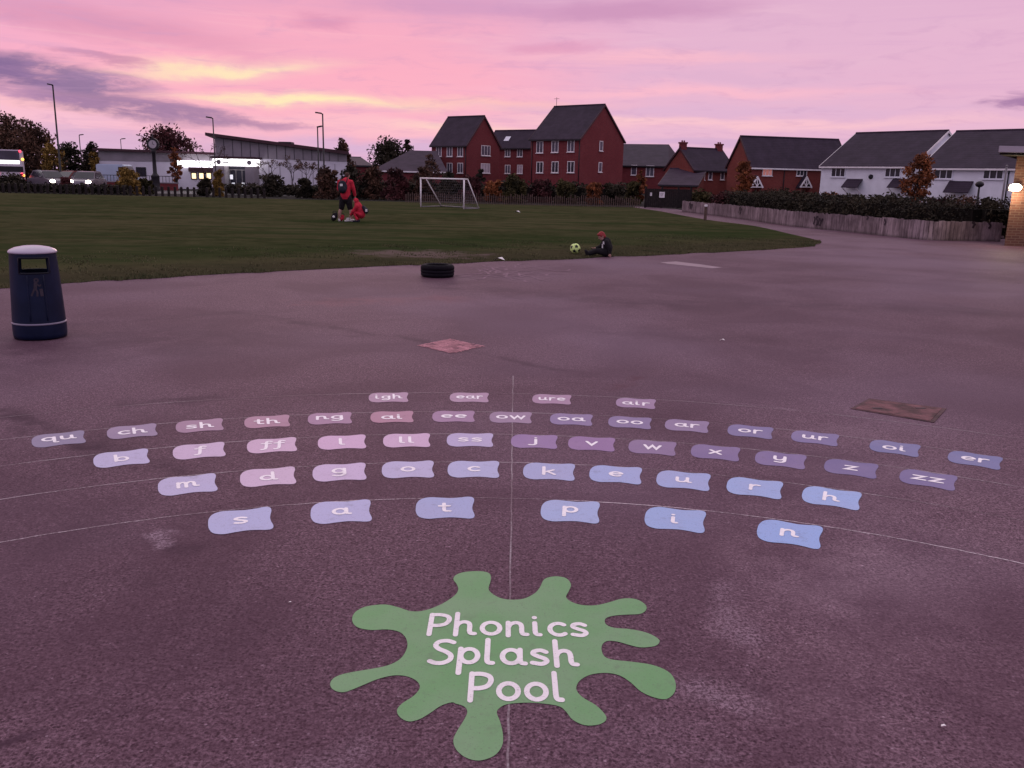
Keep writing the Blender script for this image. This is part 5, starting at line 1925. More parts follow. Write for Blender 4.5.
CY_ = 76
b = at(156, 188, CY_)
base = Vector((b.x, CY_, 0))
ck = thing('post_clock', 'dark street clock on an ornate post before the shop', 'clock', base)
zt, zf = zat(155, 134, CY_), zat(155, 144.3, CY_)
MB().lathe([(.36, 0), (.38, .12), (.34, .2), (.34, 1.15), (.38, 1.2), (.25, 1.32), (.17, 1.45), (.14, zf - .7), (.24, zf - .6), (.16, zf - .45)], base, 14).build('post', 'dark_metal', ck, True)
fc_ = Vector((base.x, CY_, zf))
mb = MB()
ringv = [fc_ + Vector((math.cos(k * .2618) * .50, 0, math.sin(k * .2618) * .50)) for k in range(24)]
mb.prism([v + Vector((0, .12, 0)) for v in ringv], (0, -.24, 0))
MBc = mb.build('case', 'dark_metal', ck)
MB().add([fc_ + Vector((math.cos(k * .2618) * .33, -.124, math.sin(k * .2618) * .33)) for k in range(24)], [tuple(range(24))]).build('dial', 'canopy_white', ck)
mb = MB()
mb.box(fc_ + Vector((.0, -.132, .11)), (.03, .008, .22)).box(fc_ + Vector((.08, -.135, -.02)), (.17, .008, .035), (1, 0, -.3))
mb.build('hands', 'dark_metal', ck)
MB().lathe([(.13, zf + .40), (.16, zf + .44), (.05, zf + .55), (.03, zt), (.001, zt + .05)], base, 12).build('finial', 'dark_metal', ck, True)


# ------------------------------------------------------------------ houses
class House:
    """near corner seen at (px, eave y) at depth Y; the front runs to px_front, the gable side to px_side."""

    def __init__(self, name, label, cat, px, eave, Y, px_front, px_side, apex, ang, wall, roof, over=.25, hip=False, group=None, trim='white_paint', verge=None):
        self.n0 = at(px, eave, Y)
        self.ze = self.n0.z
        P0 = Vector((self.n0.x, self.n0.y, 0))
        left = px_front < px
        sg = -1 if left else 1
        self.d1 = Vector((sg * math.cos(R(ang)), math.sin(R(ang)), 0))
        self.d2 = Vector((-sg * math.sin(R(ang)), math.cos(R(ang)), 0))
        self.W = self.reach(P0, self.d1, px_front)
        self.D = self.reach(P0, self.d2, px_side)
        self.P0 = P0
        mid_ = P0 + self.d2 * self.D / 2
        apx = apex[0] if isinstance(apex, tuple) else None
        self.zr = zat(0 if apx is None else apx, apex[1], mid_.y)
        self.t = thing(name, label, cat, P0 + self.d1 * self.W / 2 + self.d2 * self.D / 2, group)
        W, D, d1, d2, ze, zr = self.W, self.D, self.d1, self.d2, self.ze, self.zr
        up = Vector((0, 0, 1))
        mb = MB()
        if hip:
            mb.prism([P0, P0 + d2 * D, P0 + d2 * D + d1 * W, P0 + d1 * W], up * (ze - .02))
        else:
            mb.prism([P0, P0 + d2 * D, P0 + d2 * D + up * ze, P0 + d2 * D / 2 + up * (zr - .1), P0 + up * ze], d1 * W)
        self.wall = mb.build('wall', wall, self.t)
        # roof: two slabs with overhang (or four hips)
        sl = (zr - ze) / (D / 2)
        a = P0 - d2 * over + up * (ze - sl * over)
        b = P0 + d2 * (D + over) + up * (ze - sl * over)
        r_ = P0 + d2 * D / 2 + up * zr
        o1 = d1 * (over * .6)
        mb = MB()
        th = up * .14
        if hip:
            k1, k2 = hip
            e0, e1 = P0 - d2 * over - d1 * over + up * (ze - sl * over), P0 - d2 * over + d1 * (W + over) + up * (ze - sl * over)
            f0, f1 = P0 + d2 * (D + over) - d1 * over + up * (ze - sl * over), P0 + d2 * (D + over) + d1 * (W + over) + up * (ze - sl * over)
            r0, r1 = r_ + d1 * k1, r_ + d1 * (W - k2)
            vs = [e0, e1, f1, f0, r0, r1]
            mb.add(vs + [v - th for v in vs[:4]], [(0, 1, 5, 4), (2, 3, 4, 5), (3, 0, 4), (1, 2, 5), (9, 8, 7, 6), (0, 6, 7, 1), (1, 7, 8, 2), (2, 8, 9, 3), (3, 9, 6, 0)])
        else:
            for e in (a, b):
                s0, s1 = e - o1, e + d1 * W + o1
                q0, q1 = r_ + d1 * W + o1, r_ - o1
                mb.add([s0, s1, q0, q1, s0 + th, s1 + th, q0 + th, q1 + th], [(0, 3, 2, 1), (4, 5, 6, 7), (0, 1, 5, 4), (1, 2, 6, 5), (3, 0, 4, 7)])
            mb.tube([r_ - o1 + th * 1.02, r_ + d1 * W + o1 + th * 1.02], .11, 6)
        self.roof = mb.build('roof', roof, self.t)
        # gutter and fascia along the front eave
        mb = MB()
        g = P0 - d2 * (over + .06) + up * (ze - sl * over + .02)
        mb.box(g + d1 * W / 2, (W + over, .10, .16), d1)
        mb.build('gutter', 'dark_metal' if trim == 'dark' else trim, self.t)
        if not hip:
            for k in (0, 1):
                mb = MB()
                off = d1 * (W + over * .6 + .02) if k else -d1 * (over * .6 + .02)
                for e in (a, b):
                    p, q = e + off + th * .3, r_ + off + th * .3
                    mb.box((p + q) / 2, ((q - p).length, .045, .20), q - p, None, (q - p).cross(d1))
                mb.build('bargeboard', verge or ('dark_fascia' if trim == 'dark' else trim), self.t)

    def reach(self, P0, d, px):
        r_ = ray(px, 180)
        # P0 + w d lies on the vertical plane through the eye and the ray
        n = Vector((r_.y, -r_.x, 0))
        return abs(-(P0.x * n.x + P0.y * n.y) / (d.x * n.x + d.y * n.y))

    def spot(self, px, py, side=False):
        nrm = self.d1 if side else self.d2
        return onplane(px, py, self.P0, nrm)

    def window(self, px, py, w, h, side=False, glass='glass_mid', bars=1, frame='white_paint'):
        c = self.spot(px, py, side)
        ax = self.d2 if side else self.d1
        out = -self.d1 if side else -self.d2
        f = MB()
        t_ = .075
        c0 = c + out * .03
        for sg in (-1, 1):
            f.box(c0 + ax * sg * (w / 2 - t_ / 2), (t_, .07, h), ax)
            f.box(c0 + Vector((0, 0, sg * (h / 2 - t_ / 2))), (w - 2 * t_, .066, t_), ax)
        for k in range(bars):
            f.box(c0 + ax * (w * ((k + 1) / (bars + 1) - .5)), (.065, .062, h - 2 * t_), ax)
        f.box(c0 + out * .05 - Vector((0, 0, h / 2 + .04)), (w + .14, .14, .07), ax)
        fr = f.build('window', frame, self.t)
        MB().box(c0 - out * .012, (w - .04, .03, h - .04), ax).build('pane', glass, fr)

    def pipe(self, px, side=False):
        c = self.spot(px, 180, side)
        out = -self.d1 if side else -self.d2
        p = Vector((c.x, c.y, 0)) + out * .07
        MB().tube([p, p + Vector((0, 0, self.ze - .2))], .055, 8).build('downpipe', 'dark_metal', self.t, True)

    def chimney(self, along_, w=.62, h=1.1):
        p = self.P0 + self.d2 * self.D / 2 + self.d1 * along_
        z = self.zr - .5
        mb = MB().box(p + Vector((0, 0, z + (h + .5) / 2)), (w, w * .8, h + .5), self.d1).box(p + Vector((0, 0, self.zr + h * .92)), (w + .16, w * .8 + .16, .18), self.d1)
        c = mb.build('chimney', 'brick_red', self.t)
        mb = MB()
        for k in (-.16, .16):
            q = p + self.d1 * k + Vector((0, 0, self.zr + h + .06))
            mb.lathe([(.10, -.05), (.09, .14), (.11, .16), (.07, .18)], q, 10)
        mb.build('chimney_pot', 'brick_warm', c, True)


# linked flats (built far to near)
B2 = House('brick_flats', 'lower brick flats with skylight linking the two tall gabled blocks', 'building', 531, 147.2, 133, 486, 548, (520, 130.5), 36, 'brick_red', 'slate', trim='dark')
for px in (507.8, 520):
    B2.window(px, 152.4, 1.0, 1.25)
    B2.window(px, 169.2, 1.0, 1.25, glass='curtain' if px > 510 else 'glass_mid')
p = B2.P0 + B2.d1 * (B2.W * .62) + B2.d2 * (B2.D * .22)
zz = B2.ze + (B2.zr - B2.ze) * .44 + .22
sl_ = (B2.zr - B2.ze) / (B2.D / 2)
MB().box(p + Vector((0, 0, zz)), (.9, .9, .06), B2.d1, None, Vector((-B2.d2.x * sl_, -B2.d2.y * sl_, 1))).build('skylight', 'white_cladding', B2.t)
A1 = House('brick_flats', 'left tall gabled block of red brick flats', 'building', 466.8, 144.6, 122, 431.6, 499, (486.5, 117), 38, 'brick_red', 'slate', trim='dark')
for px in (439, 449.8, 460.4):
    A1.window(px, 151, 1.0, 1.45)
    A1.window(px, 168, 1.0, 1.35, glass='glass_mid')
A1.window(485.6, 150.6, 1.9, 1.35, True, bars=2)
A1.window(485.2, 168.3, 1.9, 1.3, True, bars=2, glass='curtain')
A1.pipe(465.5)
B1 = House('brick_flats', 'tallest gabled block of red brick flats in the middle', 'building', 580.5, 138.2, 114, 530, 622, (604.5, 105.6), 40, 'brick_red', 'slate', trim='dark')
for px, dy in ((540, 0), (555.2, -.6), (571, -1.2)):
    B1.window(px, 147.2 + dy, 1.1, 1.45)
    B1.window(px, 167.3 + dy * .3, 1.1, 1.4, glass='glass_dark')
B1.window(601, 146, .75, 1.25, True, bars=0)
B1.window(600, 167.2, .75, 1.25, True, bars=0)
B1.pipe(578.5)
B1.pipe(531.5)
q = B1.P0 + B1.d2 * B1.D / 2 + B1.d1 * B1.W * .97 + Vector((0, 0, B1.zr))
mb = MB().tube([q, q + Vector((0, 0, 1.3))], .03, 6).tube([q + Vector((-.35, 0, 1.1)), q + Vector((.35, 0, 1.15))], .02, 5)
for k in (-.3, -.1, .1, .3):
    mb.tube([q + Vector((k, -.2, 1.12)), q + Vector((k, .2, 1.12))], .014, 4)
tag(mb.build('television_aerial', 'dark_metal', loc=q), 'thin television aerial on ridge of the tallest flats', 'aerial')
B3 = House('brick_house', 'low brick house with hipped slate roof joined to the tall flats', 'building', 667, 166.5, 128, 600, 686, (640, 143.6), 16, 'brick_red', 'slate', hip=(1.6, .5), trim='dark')
B3.window(634, 170, .8, 1.4, bars=0)
B3.window(650, 171, 1.15, 1.5)

# small dark house and bungalow left of the flats
C0 = House('small_house', 'small dark gabled house with one chimney beside the shop end', 'building', 350, 166, 120, 372, 340, (346, 157.8), 12, 'brick_red', 'slate', trim='dark')
C0.chimney(C0.W * .12, .9, 1.0)
C1 = House('bungalow', 'bungalow with wide grey hipped roof left of the flats', 'building', 372, 170.5, 112, 446, 362, (410, 150.2), 6, 'brick_red', 'slate_purple', hip=(4.6, 1.0))

# brick house with two chimneys
E1 = House('brick_house', 'brick house with a chimney at each end of its ridge', 'building', 694, 169.5, 110, 734, 664.5, (680.5, 148.6), 28, 'brick_warm', 'slate', trim='dark')
for px, w in ((701.8, .95), (710.2, .6), (722.3, .6), (731, .7)):
    E1.window(px, 175, w, 1.15, bars=1 if w > .8 else 0)
E1.chimney(.35, .75, .75)
E1.chimney(E1.W - .35, .75, .75)
E2 = House('brick_extension', 'low lean annexe with grey roof before the two chimney house', 'building', 697, 186, 104, 660, 712, (690, 170), 18, 'brick_warm', 'slate_purple', trim='dark')

# brick terrace with porches
T1_ = House('brick_terrace', 'pair of brick terraced houses with white gabled porches', 'building', 751.3, 166.0, 104, 848, 726.5, (738.2, 137.3), 14, 'brick_warm', 'slate', verge='dark_fascia')
T1_.window(767.3, 171.3, 1.25, 1.0, glass='glass_warm', bars=2)
T1_.window(801.8, 171.6, 1.35, 1.0, glass='glass_dark', bars=2)
T1_.pipe(783.5)


def gable_porch(hs, px, py, w, hgt):
    c = hs.spot(px, py)
    out = -hs.d2
    ax = hs.d1
    up = Vector((0, 0, 1))
    # a small pitched roof with an open white truss
    c = Vector((c.x, c.y, c.z)) + out * .9
    e0, e1, tp_ = c - ax * w / 2, c + ax * w / 2, c + up * hgt
    f = MB()
    for a_, b_ in ((e0, tp_), (e1, tp_)):
        f.box((a_ + b_) / 2, ((b_ - a_).length + .1, .08, .16), b_ - a_, None, (b_ - a_).cross(out))
    f.box((e0 + e1) / 2 + up * .03, (w, .07, .10), ax)
    f.box(c + up * hgt * .45, (.09, .06, hgt * .85), ax)
    for sg in (-1, 1):
        a_, b_ = c + up * .08, c + ax * sg * w * .22 + up * hgt * .5
        f.box((a_ + b_) / 2, ((b_ - a_).length, .055, .07), b_ - a_, None, (b_ - a_).cross(out))
    po = f.build('porch', 'white_paint', hs.t)
    rf = MB()
    for e in (e0, e1):
        e = e + (e - c) * .12 - up * .12 * hgt
        n_ = -out * .86
        rf.add([e + n_ * .05, tp_ + n_ * .05 + up * .1, tp_ + n_ + up * .1, e + n_, e + n_ * .05 + up * .08, tp_ + n_ * .05 + up * .18, tp_ + n_ + up * .18, e + n_ + up * .08],
               [(0, 3, 2, 1), (4, 5, 6, 7), (0, 1, 5, 4), (1, 2, 6, 5), (2, 3, 7, 6), (3, 0, 4, 7)])
    rf.build('porch_roof', 'slate', po)
    wl = MB()
    for sg in (-1, 1):
        wl.box(c + ax * sg * (w / 2 - .1) - out * .45 - up * (c.z / 2 + .05), (.12, .8, c.z - .1), ax)
    wl.build('porch_wall', 'brick_warm', po)


gable_porch(T1_, 753, 187.2, 1.45, 1.15)
gable_porch(T1_, 801.8, 187.2, 1.45, 1.15)

# white houses
W1 = House('white_house', 'pair of white clad houses with slate roof, left of the orange tree', 'building', 912, 166.4, 92, 820.5, 970, (942, 131.8), 52, 'white_cladding', 'slate')
for px in (838.5, 893):
    W1.window(px, 172, 1.7, 1.05, glass='glass_dark', bars=2, frame='white_cladding')
W2 = House('white_house', 'pair of white clad houses with slate roof, at the right edge', 'building', 1040, 168.6, 80, 920.5, 1090, (1068, 130.0), 48, 'white_cladding', 'slate')
for px in (943.5, 993.5):
    W2.window(px, 173.6, 1.75, 1.0, glass='glass_dark', bars=2, frame='white_cladding')
W2.pipe(1008)


def lean_porch(hs, px, py, w, hgt):
    c = hs.spot(px, py)
    out = -hs.d2
    ax = hs.d1
    up = Vector((0, 0, 1))
    b_ = c + up * hgt / 2
    a_ = c - up * hgt / 2 + out * 1.0
    rf = MB()
    vs = [a_ - ax * w / 2, a_ + ax * w / 2, b_ + ax * w * .48, b_ - ax * w * .48]
    rf.add(vs + [v + up * .09 for v in vs], [(3, 2, 1, 0), (4, 5, 6, 7), (0, 1, 5, 4), (1, 2, 6, 5), (2, 3, 7, 6), (3, 0, 4, 7)])
    o = rf.build('porch_roof', 'slate', hs.t)
    br = MB()
    for sg in (-1, 1):
        p = c + ax * sg * w * .42
        br.tube([p + out * .05 - up * (hgt / 2 + .5), p + out * .9 - up * (hgt / 2 + .04)], .05, 6)
    br.build('bracket', 'white_paint', o)


for px in (854.5, 901):
    lean_porch(W1, px, 183.8, 1.9, .85)
lean_porch(W2, 960.5, 187.5, 2.3, 1.0)
# round dish on white house
c = W1.spot(869.7, 177)
t = thing('satellite_dish', 'small dark satellite dish on the left white house', 'dish', c)
MB().ball(c + Vector((0, -.28, .02)), (.26, .07, .25), 14, 8).build('reflector', 'dark_metal', t, True)
MB().tube([c + Vector((0, -.03, -.05)), c + Vector((0, -.24, 0))], .03, 6).tube([c + Vector((0, -.32, -.15)), c + Vector((0, -.6, .02))], .018, 5).build('arm', 'dark_metal', t, True)

# ------------------------------------------------------------------ shop
SY = 86.0
shop = thing('shop_building', 'long white and grey shop with sloping roof and lit signs', 'building', (at(250, 190, SY).x, SY, 0))
up = Vector((0, 0, 1))
xl, xr = at(216, 160, SY).x, at(347, 160, SY).x
zl, zr_ = zat(216, 137.5, SY), zat(347, 154.5, SY)
zb_l, zb_r = zat(255, 158.0, SY), zat(340, 161.5, SY)
MB().prism([(xl, SY, 0), (xr, SY, 0), (xr, SY, zb_r), (xl, SY, zb_l)], (-3.6, 16, 0)).build('wall', 'store_white', shop)
MB().prism([(xl, SY - .06, zb_l), (xr, SY - .06, zb_r), (xr, SY - .06, zr_), (xl, SY - .06, zl)], (-3.62, 16.1, 0)).build('cladding_band', 'store_grey', shop)
mb = MB()
for i in range(1, 15):
    t = i / 15
    x_ = xl + (xr - xl) * t
    mb.box((x_, SY - .075, (zb_l + (zb_r - zb_l) * t + zl + (zr_ - zl) * t) / 2), (.04, .03, (zl - zb_l) + ((zr_ - zb_r) - (zl - zb_l)) * t))
mb.build('panel_joint', 'dark_metal', shop)
mb = MB()
for i in range(1, 8):
    x_ = at(258 + i * 11, 170, SY).x
    mb.box((x_, SY - .012, zb_r / 2 - .1), (.05, .03, zb_r - .25))
mb.build('wall_joint', 'store_grey', shop)
a, b = Vector((xl - .7, SY - .6, zl + .14)), Vector((xr + .3, SY - .6, zr_ - .02))
MB().prism([a, b, b + up * .28, a + up * .28], (-3.95, 17.5, 0)).build('roof', 'dark_fascia', shop)
q = at(281, 143, SY + 4)
MB().box((q.x, SY + 6, q.z - .1), (1.3, 1.4, .55)).build('roof_vent', 'dark_metal', shop, bevel=.04)
# wing to the left
WY = 88.0
x0, x1 = at(99, 160, WY).x, xl
zt0, zt1 = zat(102, 150.5, WY), zat(214, 155.0, WY)
zm0, zm1 = zat(102, 160.5, WY), zat(214, 163, WY)
MB().prism([(x0, WY, 0), (x1, WY, 0), (x1, WY, zm1), (x0, WY, zm0)], (0, 12, 0)).build('wall', 'store_white', shop)
MB().prism([(x0, WY - .05, zm0), (x1, WY - .05, zm1), (x1, WY - .05, zt1), (x0, WY - .05, zt0)], (0, 12, 0)).build('cladding_band', 'store_grey', shop)
MB().prism([(x0 - .3, WY - .5, zt0), (x1, WY - .5, zt1), (x1, WY - .5, zt1 + .22), (x0 - .3, WY - .5, zt0 + .22)], (0, 13, 0)).build('roof', 'dark_fascia', shop)


def shop_window(px0, px1, py0, py1, Y, glass, n=2, frame='dark_metal'):
    a, b = at(px0, py0, Y), at(px1, py1, Y)
    w, h_ = b.x - a.x, a.z - b.z
    c = Vector(((a.x + b.x) / 2, Y - .03, (a.z + b.z) / 2))
    f = MB()
    for sg in (-1, 1):
        f.box(c + Vector((sg * (w / 2 - .04), 0, 0)), (.08, .08, h_))
        f.box(c + Vector((0, 0, sg * (h_ / 2 - .04))), (w - .16, .074, .08))
    for k in range(1, n):
        f.box(c + Vector((w * (k / n - .5), 0, 0)), (.07, .07, h_ - .16))
    fr = f.build('window', frame, shop)
    MB().box(c + Vector((0, .012, 0)), (w - .05, .03, h_ - .05)).build('pane', glass, fr)


shop_window(136, 146.5, 167, 176.5, WY, 'glass_dark', 2)
# lit shopfront of the wing, a shallow glazed bay with sign band
BY = WY - 1.2
a, b = at(179, 160.5, BY), at(214, 160.5, BY)
MB().box(((a.x + b.x) / 2, BY + .6, zat(196, 168, BY) / 2), (b.x - a.x, 1.15, zat(196, 168, BY))).build('bay', 'store_white', shop)
MB().box(((a.x + b.x) / 2, BY + .4, (a.z + zat(196, 166.8, BY)) / 2), (b.x - a.x + .2, 1.5, a.z - zat(196, 166.8, BY))).build('sign_band', 'sign_glow', shop, bevel=.05)
MB().box(((a.x + b.x) / 2 + .5, BY - .02, zat(196, 169.5, BY)), (b.x - a.x - .8, .3, .42)).build('canopy', 'dark_fascia', shop)
for k in range(3):
    shop_window(191 + k * 7.4, 197.3 + k * 7.4, 172.3, 179.5, BY - .01, 'warm_glow', 1)
# porch with second sign and dark entrance
PY = SY - 2.2
a, b = at(212.5, 158.5, PY), at(254, 166.2, PY)
w = b.x - a.x
cx_ = (a.x + b.x) / 2
MB().box((cx_, PY + 1.0, (a.z + b.z) / 2), (w, 2.2, a.z - b.z)).build('sign_band', 'sign_glow', shop, bevel=.05)
mb = MB()
mb.ball((at(219, 162, PY).x, PY - .11, (a.z + b.z) / 2), (.22, .015, .22), 16, 8)
mb.box((at(226, 162, PY).x, PY - .115, (a.z + b.z) / 2), (.55, .012, .13))
mb.ball((at(249.5, 162, PY).x, PY - .11, (a.z + b.z) / 2), (.22, .015, .22), 16, 8)
mb.build('sign_mark', 'store_grey', shop, True)
MB().box((cx_, PY + 1.0, a.z + .11), (w + .3, 2.4, .2)).build('canopy', 'dark_fascia', shop)
for px0, px1 in ((213, 224.5), (245, 254)):
    x0_, x1_ = at(px0, 175, PY).x, at(px1, 175, PY).x
    MB().box(((x0_ + x1_) / 2, PY + .9, b.z / 2 - .01), (x1_ - x0_, 1.7, b.z - .02)).build('pillar', 'store_grey', shop)
e0, e1 = at(224.5, 175, PY).x, at(245, 175, PY).x
MB().box(((e0 + e1) / 2, PY + 1.4, b.z / 2 - .01), (e1 - e0 - .02, .1, b.z - .03)).build('doorway', 'glass_dark', shop)
mb = MB()
for t in (.04, .35, .65, .96):
    mb.box((e0 + (e1 - e0) * t, PY + 1.32, b.z * .42), (.07, .06, b.z * .84))
mb.box(((e0 + e1) / 2, PY + 1.31, b.z * .84), (e1 - e0 - .04, .055, .07))
mb.build('door_frame', 'grey_metal', shop)
for px, py in ((231.5, 177), (233.5, 185), (243, 185)):
    q = at(px, py, PY + 1.28)
    MB().box((q.x, PY + 1.26, q.z), (.28, .02, .42)).build('poster', 'soft_glow', shop)
# low brick wall and railing by the wing
a, b = at(100, 188, 78), at(178, 190, 78)
lw = thing('low_brick_wall', 'low dark brick wall with railing before the shop wing', 'wall', ((a.x + b.x) / 2, 78, 0))
MB().box(((a.x + b.x) / 2, 78, .3), (b.x - a.x, .25, .6)).build('wall', 'brick_red', lw)
MB().box(((a.x + b.x) / 2, 78, .64), (b.x - a.x + .1, .32, .08)).build('coping', 'store_grey', lw)
mb = MB()
for i in range(24):
    x_ = a.x + (b.x - a.x) * (i + .5) / 24
    mb.box((x_, 78, .93), (.03, .03, .5))
mb.box(((a.x + b.x) / 2, 78, 1.19), (b.x - a.x, .04, .05))
mb.build('railing', 'dark_metal', lw)


# ------------------------------------------------------------------ vehicles
def car(label, px, Y, rot, paint, L=4.1, W=1.72, Hh=1.48, lights=True, rear=False):
    c = at(px, 190, Y)
    base = Vector((c.x, Y, 0))
    t = thing('car', label, 'car', base, 'cars on the road by the shop')
    M = Matrix.Rotation(rot, 3, 'Z')
    tr = lambda x, y, z: base + M @ Vector((x, y, z))       # x forward
    low = [(-.5, .30), (-.5, .72), (-.46, .86), (-.1, .92), (.2, .92), (.36, .84), (.48, .72), (.5, .55), (.5, .30)]
    mb = MB()
    n = len(low)
    secs = []
    for y, k, dz in ((-.5, .955, 0), (-.47, 1, 0), (.47, 1, 0), (.5, .955, 0)):
        secs.append([tr(px_ * L * k, y * W, z if abs(y) < .49 else z * .97 + .015) for px_, z in low])
    for s_ in secs:
        mb.v += s_
    for j in range(3):
        for i in range(n):
            i2 = (i + 1) % n
            mb.f.append((j * n + i, j * n + i2, (j + 1) * n + i2, (j + 1) * n + i))
    mb.f.append(tuple(range(n)))
    mb.f.append(tuple(3 * n + i for i in range(n))[::-1])
    top = [(-.40, .88), (-.28, Hh * .985), (-.12, Hh), (.06, Hh * .985), (.24, .88)]
    lo, hi = [], []
    for px_, z in top:
        tap = 1 - .20 * (z - .88) / (Hh - .88)
        lo.append(tr(px_ * L, -W * .47 * tap, z))
        hi.append(tr(px_ * L, W * .47 * tap, z))
    k = len(mb.v)
    mb.v += lo + hi
    for i in range(4):
        mb.f.append((k + i, k + i + 1, k + 5 + i + 1, k + 5 + i))
    mb.f.append(tuple(k + i for i in range(5)))
    mb.f.append(tuple(k + 5 + i for i in range(5))[::-1])
    mb.build('body', paint, t, bevel=.02)

    def pane(name, pts, off):
        o_ = M @ Vector(off)
        MB().add([tr(*q) + o_ for q in pts], [tuple(range(len(pts)))]).build(name, 'glass_dark', t)
    pane('windscreen', [(.085 * L, -W * .37, Hh * .94), (.085 * L, W * .37, Hh * .94), (.225 * L, W * .43, .93), (.225 * L, -W * .43, .93)], (.012, 0, .012))
    pane('rear_window', [(-.295 * L, -W * .36, Hh * .94), (-.295 * L, W * .36, Hh * .94), (-.385 * L, W * .42, .95), (-.385 * L, -W * .42, .95)], (-.012, 0, .012))
    for sg in (-1, 1):
        y0, y1 = sg * W * .462, sg * W * .392
        pane('side_window', [(-.34 * L, y0, .95), (.18 * L, y0, .95), (.055 * L, y1, Hh * .93), (-.25 * L, y1, Hh * .93)], (0, sg * .014, .004))
    for fx in (-.31, .31):
        for sg in (-1, 1):
            c0 = Vector((fx * L, sg * (W / 2 - .09), .31))
            ty_ = MB()
            ring = [c0 + Vector((math.cos(a_ * .3927) * .31, -.1, math.sin(a_ * .3927) * .31)) for a_ in range(16)]
            ty_.prism([base + M @ q for q in ring], M @ Vector((0, .2, 0)))
            wh = ty_.build('wheel', 'rubber', t)
            rm = MB()
            ring = [c0 + Vector((math.cos(a_ * .3927) * .19, -.106 if sg < 0 else .106, math.sin(a_ * .3927) * .19)) for a_ in range(16)]
            rm.prism([base + M @ q for q in ring], M @ Vector((0, .01, 0)))
            rm.build('rim', 'grey_metal', wh)
    for sg in (-1, 1):
        MB().ball(tr(.475 * L, sg * W * .37, .66), (.14, .21, .15), 12, 8, M).build('headlight', 'headlamp' if lights else 'glass_mid', t, True)
        MB().box(tr(-.497 * L, sg * W * .38, .74), (.05, .22, .14), M @ Vector((1, 0, 0))).build('tail_light', 'tail_lamp', t)
    MB().box(tr(.503 * L, 0, .45), (.03, .52, .11), M @ Vector((1, 0, 0))).build('number_plate', 'white_paint', t)
    for sg in (-1, 1):
        MB().ball(tr(.15 * L, sg * (W / 2 + .07), .98), (.06, .10, .07), 8, 6, M).build('mirror', paint, t, True)
    return t


car('silver car facing the camera with both headlights lit', 88.5, 71.5, R(-90 + 8), 'car_silver')
car('dark red car with raised roof left of the silver car', 72, 75.5, R(-90 - 22), 'car_red', lights=False)
car('grey car at left with one headlight glaring', 50, 72, R(-38), 'car_grey')

# light blue van
c = at(119, 188, 80)
base = Vector((c.x, 80, 0))
van = thing('van', 'pale blue box van parked in front of the shop wing', 'van', base)
tr = lambda x, y, z: base + Vector((x, y, z))
sh = [(-1.5, .35), (1.3, .35), (1.5, .6), (1.5, 1.15), (1.25, 1.35), (.95, 2.02), (.8, 2.1), (-1.45, 2.1), (-1.5, 2.0)]
MB().prism([tr(x_, -.9, z) for x_, z in sh], (0, 1.8, 0)).build('body', 'van_blue', van, bevel=.05)
MB().add([tr(1.2, -.913, 1.38), tr(.98, -.913, 1.9), tr(.45, -.913, 1.9), tr(.45, -.913, 1.38)], [(0, 1, 2, 3)]).build('side_window', 'glass_dark', van)
MB().add([tr(1.285, -.78, 1.36), tr(1.285, .78, 1.36), tr(1.0, .75, 1.98), tr(1.0, -.75, 1.98)], [(0, 1, 2, 3)]).build('windscreen', 'glass_dark', van)
for x_ in (-.95, .95):
    for y_ in (-.92, .72):
        ring = [tr(x_ + math.cos(a_ * .3927) * .34, y_, .34 + math.sin(a_ * .3927) * .34) for a_ in range(16)]
        wv = MB().prism(ring, (0, .2, 0)).build('wheel', 'rubber', van)
        ring = [tr(x_ + math.cos(a_ * .3927) * .2, y_ - .008, .34 + math.sin(a_ * .3927) * .2) for a_ in range(16)]
        MB().prism(ring, (0, .006, 0)).build('rim', 'grey_metal', wv)
MB().ball(tr(1.48, -.6, .8), (.06, .16, .12), 10, 6).build('headlight', 'glass_mid', van, True)

# bus seen from behind at the left edge
BY_ = 72
bx0, bx1 = at(-4, 180, BY_).x, at(24, 180, BY_).x
bw, bcx = bx1 - bx0, (bx0 + bx1) / 2
bt = zat(8, 149.5, BY_)
bus = thing('bus', 'white bus seen from behind with red lights at far left', 'bus', (bcx, BY_, 0))
mb = MB().box((bcx, BY_ + 3.5, (bt + .42) / 2), (bw, 7, bt - .42))
mb.build('body', 'bus_white', bus, bevel=.12)
MB().box((bcx, BY_ - .01, zat(8, 155.5, BY_)), (bw * .74, .04, .75)).build('rear_window', 'glass_mid', bus, bevel=.015)
MB().box((bcx + .05, BY_ - .015, zat(8, 161.8, BY_)), (bw * .66, .05, .28)).build('light_strip', 'sign_glow', bus, bevel=.015)
MB().box((bcx, BY_ - .02, zat(8, 169, BY_)), (bw * .9, .05, .42)).build('engine_cover', 'dark_metal', bus, bevel=.015)
for x_, py, mat, s_ in ((bcx - bw * .36, 173.5, 'tail_lamp', .26), (bcx + bw * .40, 174, 'tail_lamp', .20), (bcx - bw * .44, 150.5, 'tail_lamp', .16), (bcx + bw * .40, 151, 'tail_lamp', .18), (bcx + bw * .45, 175.2, 'amber_lamp', .16), (bcx + bw * .46, 159, 'amber_lamp', .20)):
    MB().ball((x_, BY_ - .03, zat(8, py, BY_)), (s_ * .5, .05, s_ * .55), 10, 8).build('rear_light', mat, bus, True)
MB().box((bcx, BY_ - .03, .62), (bw * .98, .12, .26)).build('bumper', 'dark_metal', bus, bevel=.02)
for y_ in (1.6, 5.6):
    for sg in (-1, 1):
        ring = [Vector((bcx + sg * (bw / 2 - .16) - .14, BY_ + y_ + math.cos(a_ * .3927) * .46, .46 + math.sin(a_ * .3927) * .46)) for a_ in range(16)]
        MB().prism(ring, (.28, 0, 0)).build('wheel', 'rubber', bus)
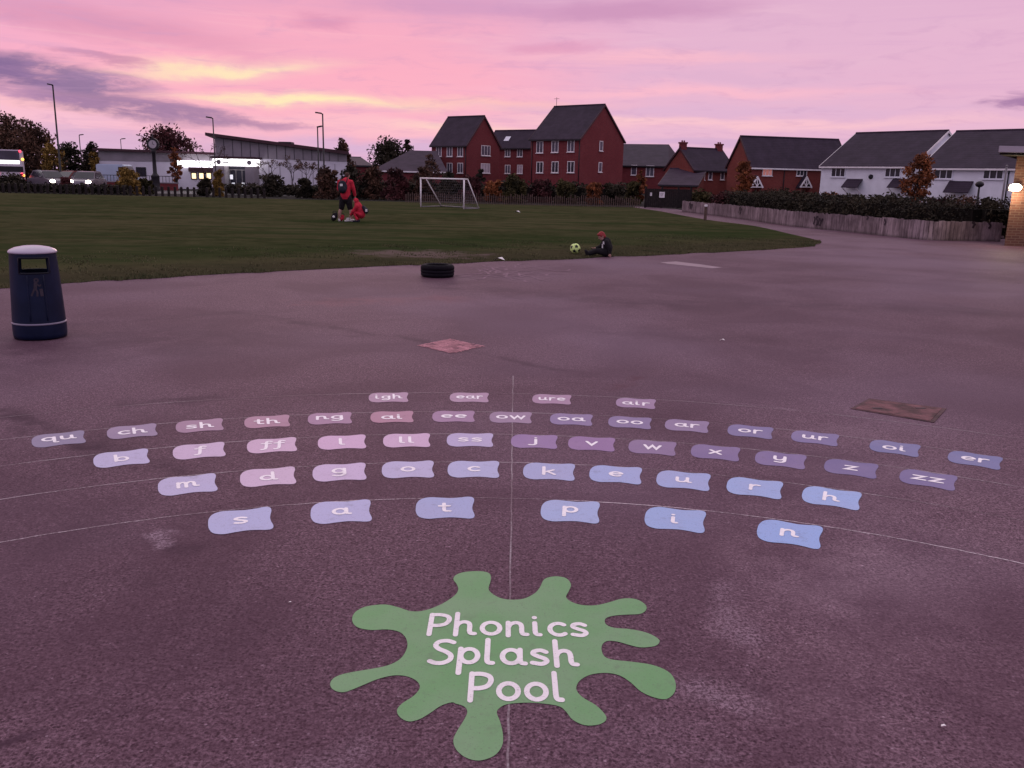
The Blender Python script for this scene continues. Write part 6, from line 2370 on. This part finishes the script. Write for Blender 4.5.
for sg in (-1, 1):
    for k in range(4):
        MB().box((bcx + sg * (bw / 2 + .004), BY_ + 1.1 + k * 1.6, zat(8, 156, BY_)), (.03, 1.35, .85)).build('side_window', 'glass_mid', bus)

bus.rotation_euler.z = R(33)

# ------------------------------------------------------------------ school corner at the right edge
sc = thing('school_building', 'brick school corner with flat canopy roof at the right edge', 'building', (17, 26.5, 0))
wx, wy = 14.35, 26.3
zc0 = zat(1012, 154, 26)
lc_ = at(1004.5, 244, wy)
wx = lc_.x
MB().prism([(wx, wy, 0), (wx + 7, wy - .4, 0), (wx + 7, wy + 6, 0), (wx + 4.2, wy + 6, 0)], (0, 0, zc0)).build('wall', 'brick_brown', sc)
cxl = at(998.5, 150, 25.2).x
MB().prism([(cxl, 25.2, zc0 + .01), (cxl + 8, 24.7, zc0 + .01), (cxl + 8, 32.5, zc0 + .01), (cxl + 5.0, 32.5, zc0 + .01)], (0, 0, .17)).build('canopy', 'canopy_white', sc, bevel=.01)
MB().prism([(cxl + .1, 25.3, zc0 - .05), (cxl + 8, 24.8, zc0 - .05), (cxl + 8, 32.4, zc0 - .05), (cxl + 5.0, 32.4, zc0 - .05)], (0, 0, .055)).build('soffit', 'timber_dark', sc)
lp = at(1015.5, 187.5, wy - .17)
wl = thing('wall_lamp', 'lit bulkhead lamp glowing on the brick school wall', 'lamp', lp)
MB().box(lp + Vector((0, .09, 0)), (.34, .12, .2)).build('back_plate', 'grey_metal', wl, bevel=.01)
MB().ball(lp, (.18, .085, .11), 16, 10).build('diffuser', 'wall_lamp_glow', wl, True)
li = bpy.data.objects.new('lamp_light', bpy.data.lights.new('lamp_light', 'POINT'))
COL.objects.link(li)
li.data.energy = 65
li.data.color = (1, 0.80, 0.48)
li.data.shadow_soft_size = .1
li.location = lp + Vector((0, -.22, -.14))

# ------------------------------------------------------------------ render look
S.view_settings.view_transform = 'Standard'
S.view_settings.look = 'None'
S.view_settings.exposure = 0
S.view_settings.gamma = 1
S.render.engine = 'CYCLES'
S.cycles.use_denoising = True
S.cycles.max_bounces = 5
S.cycles.sample_clamp_indirect = 6
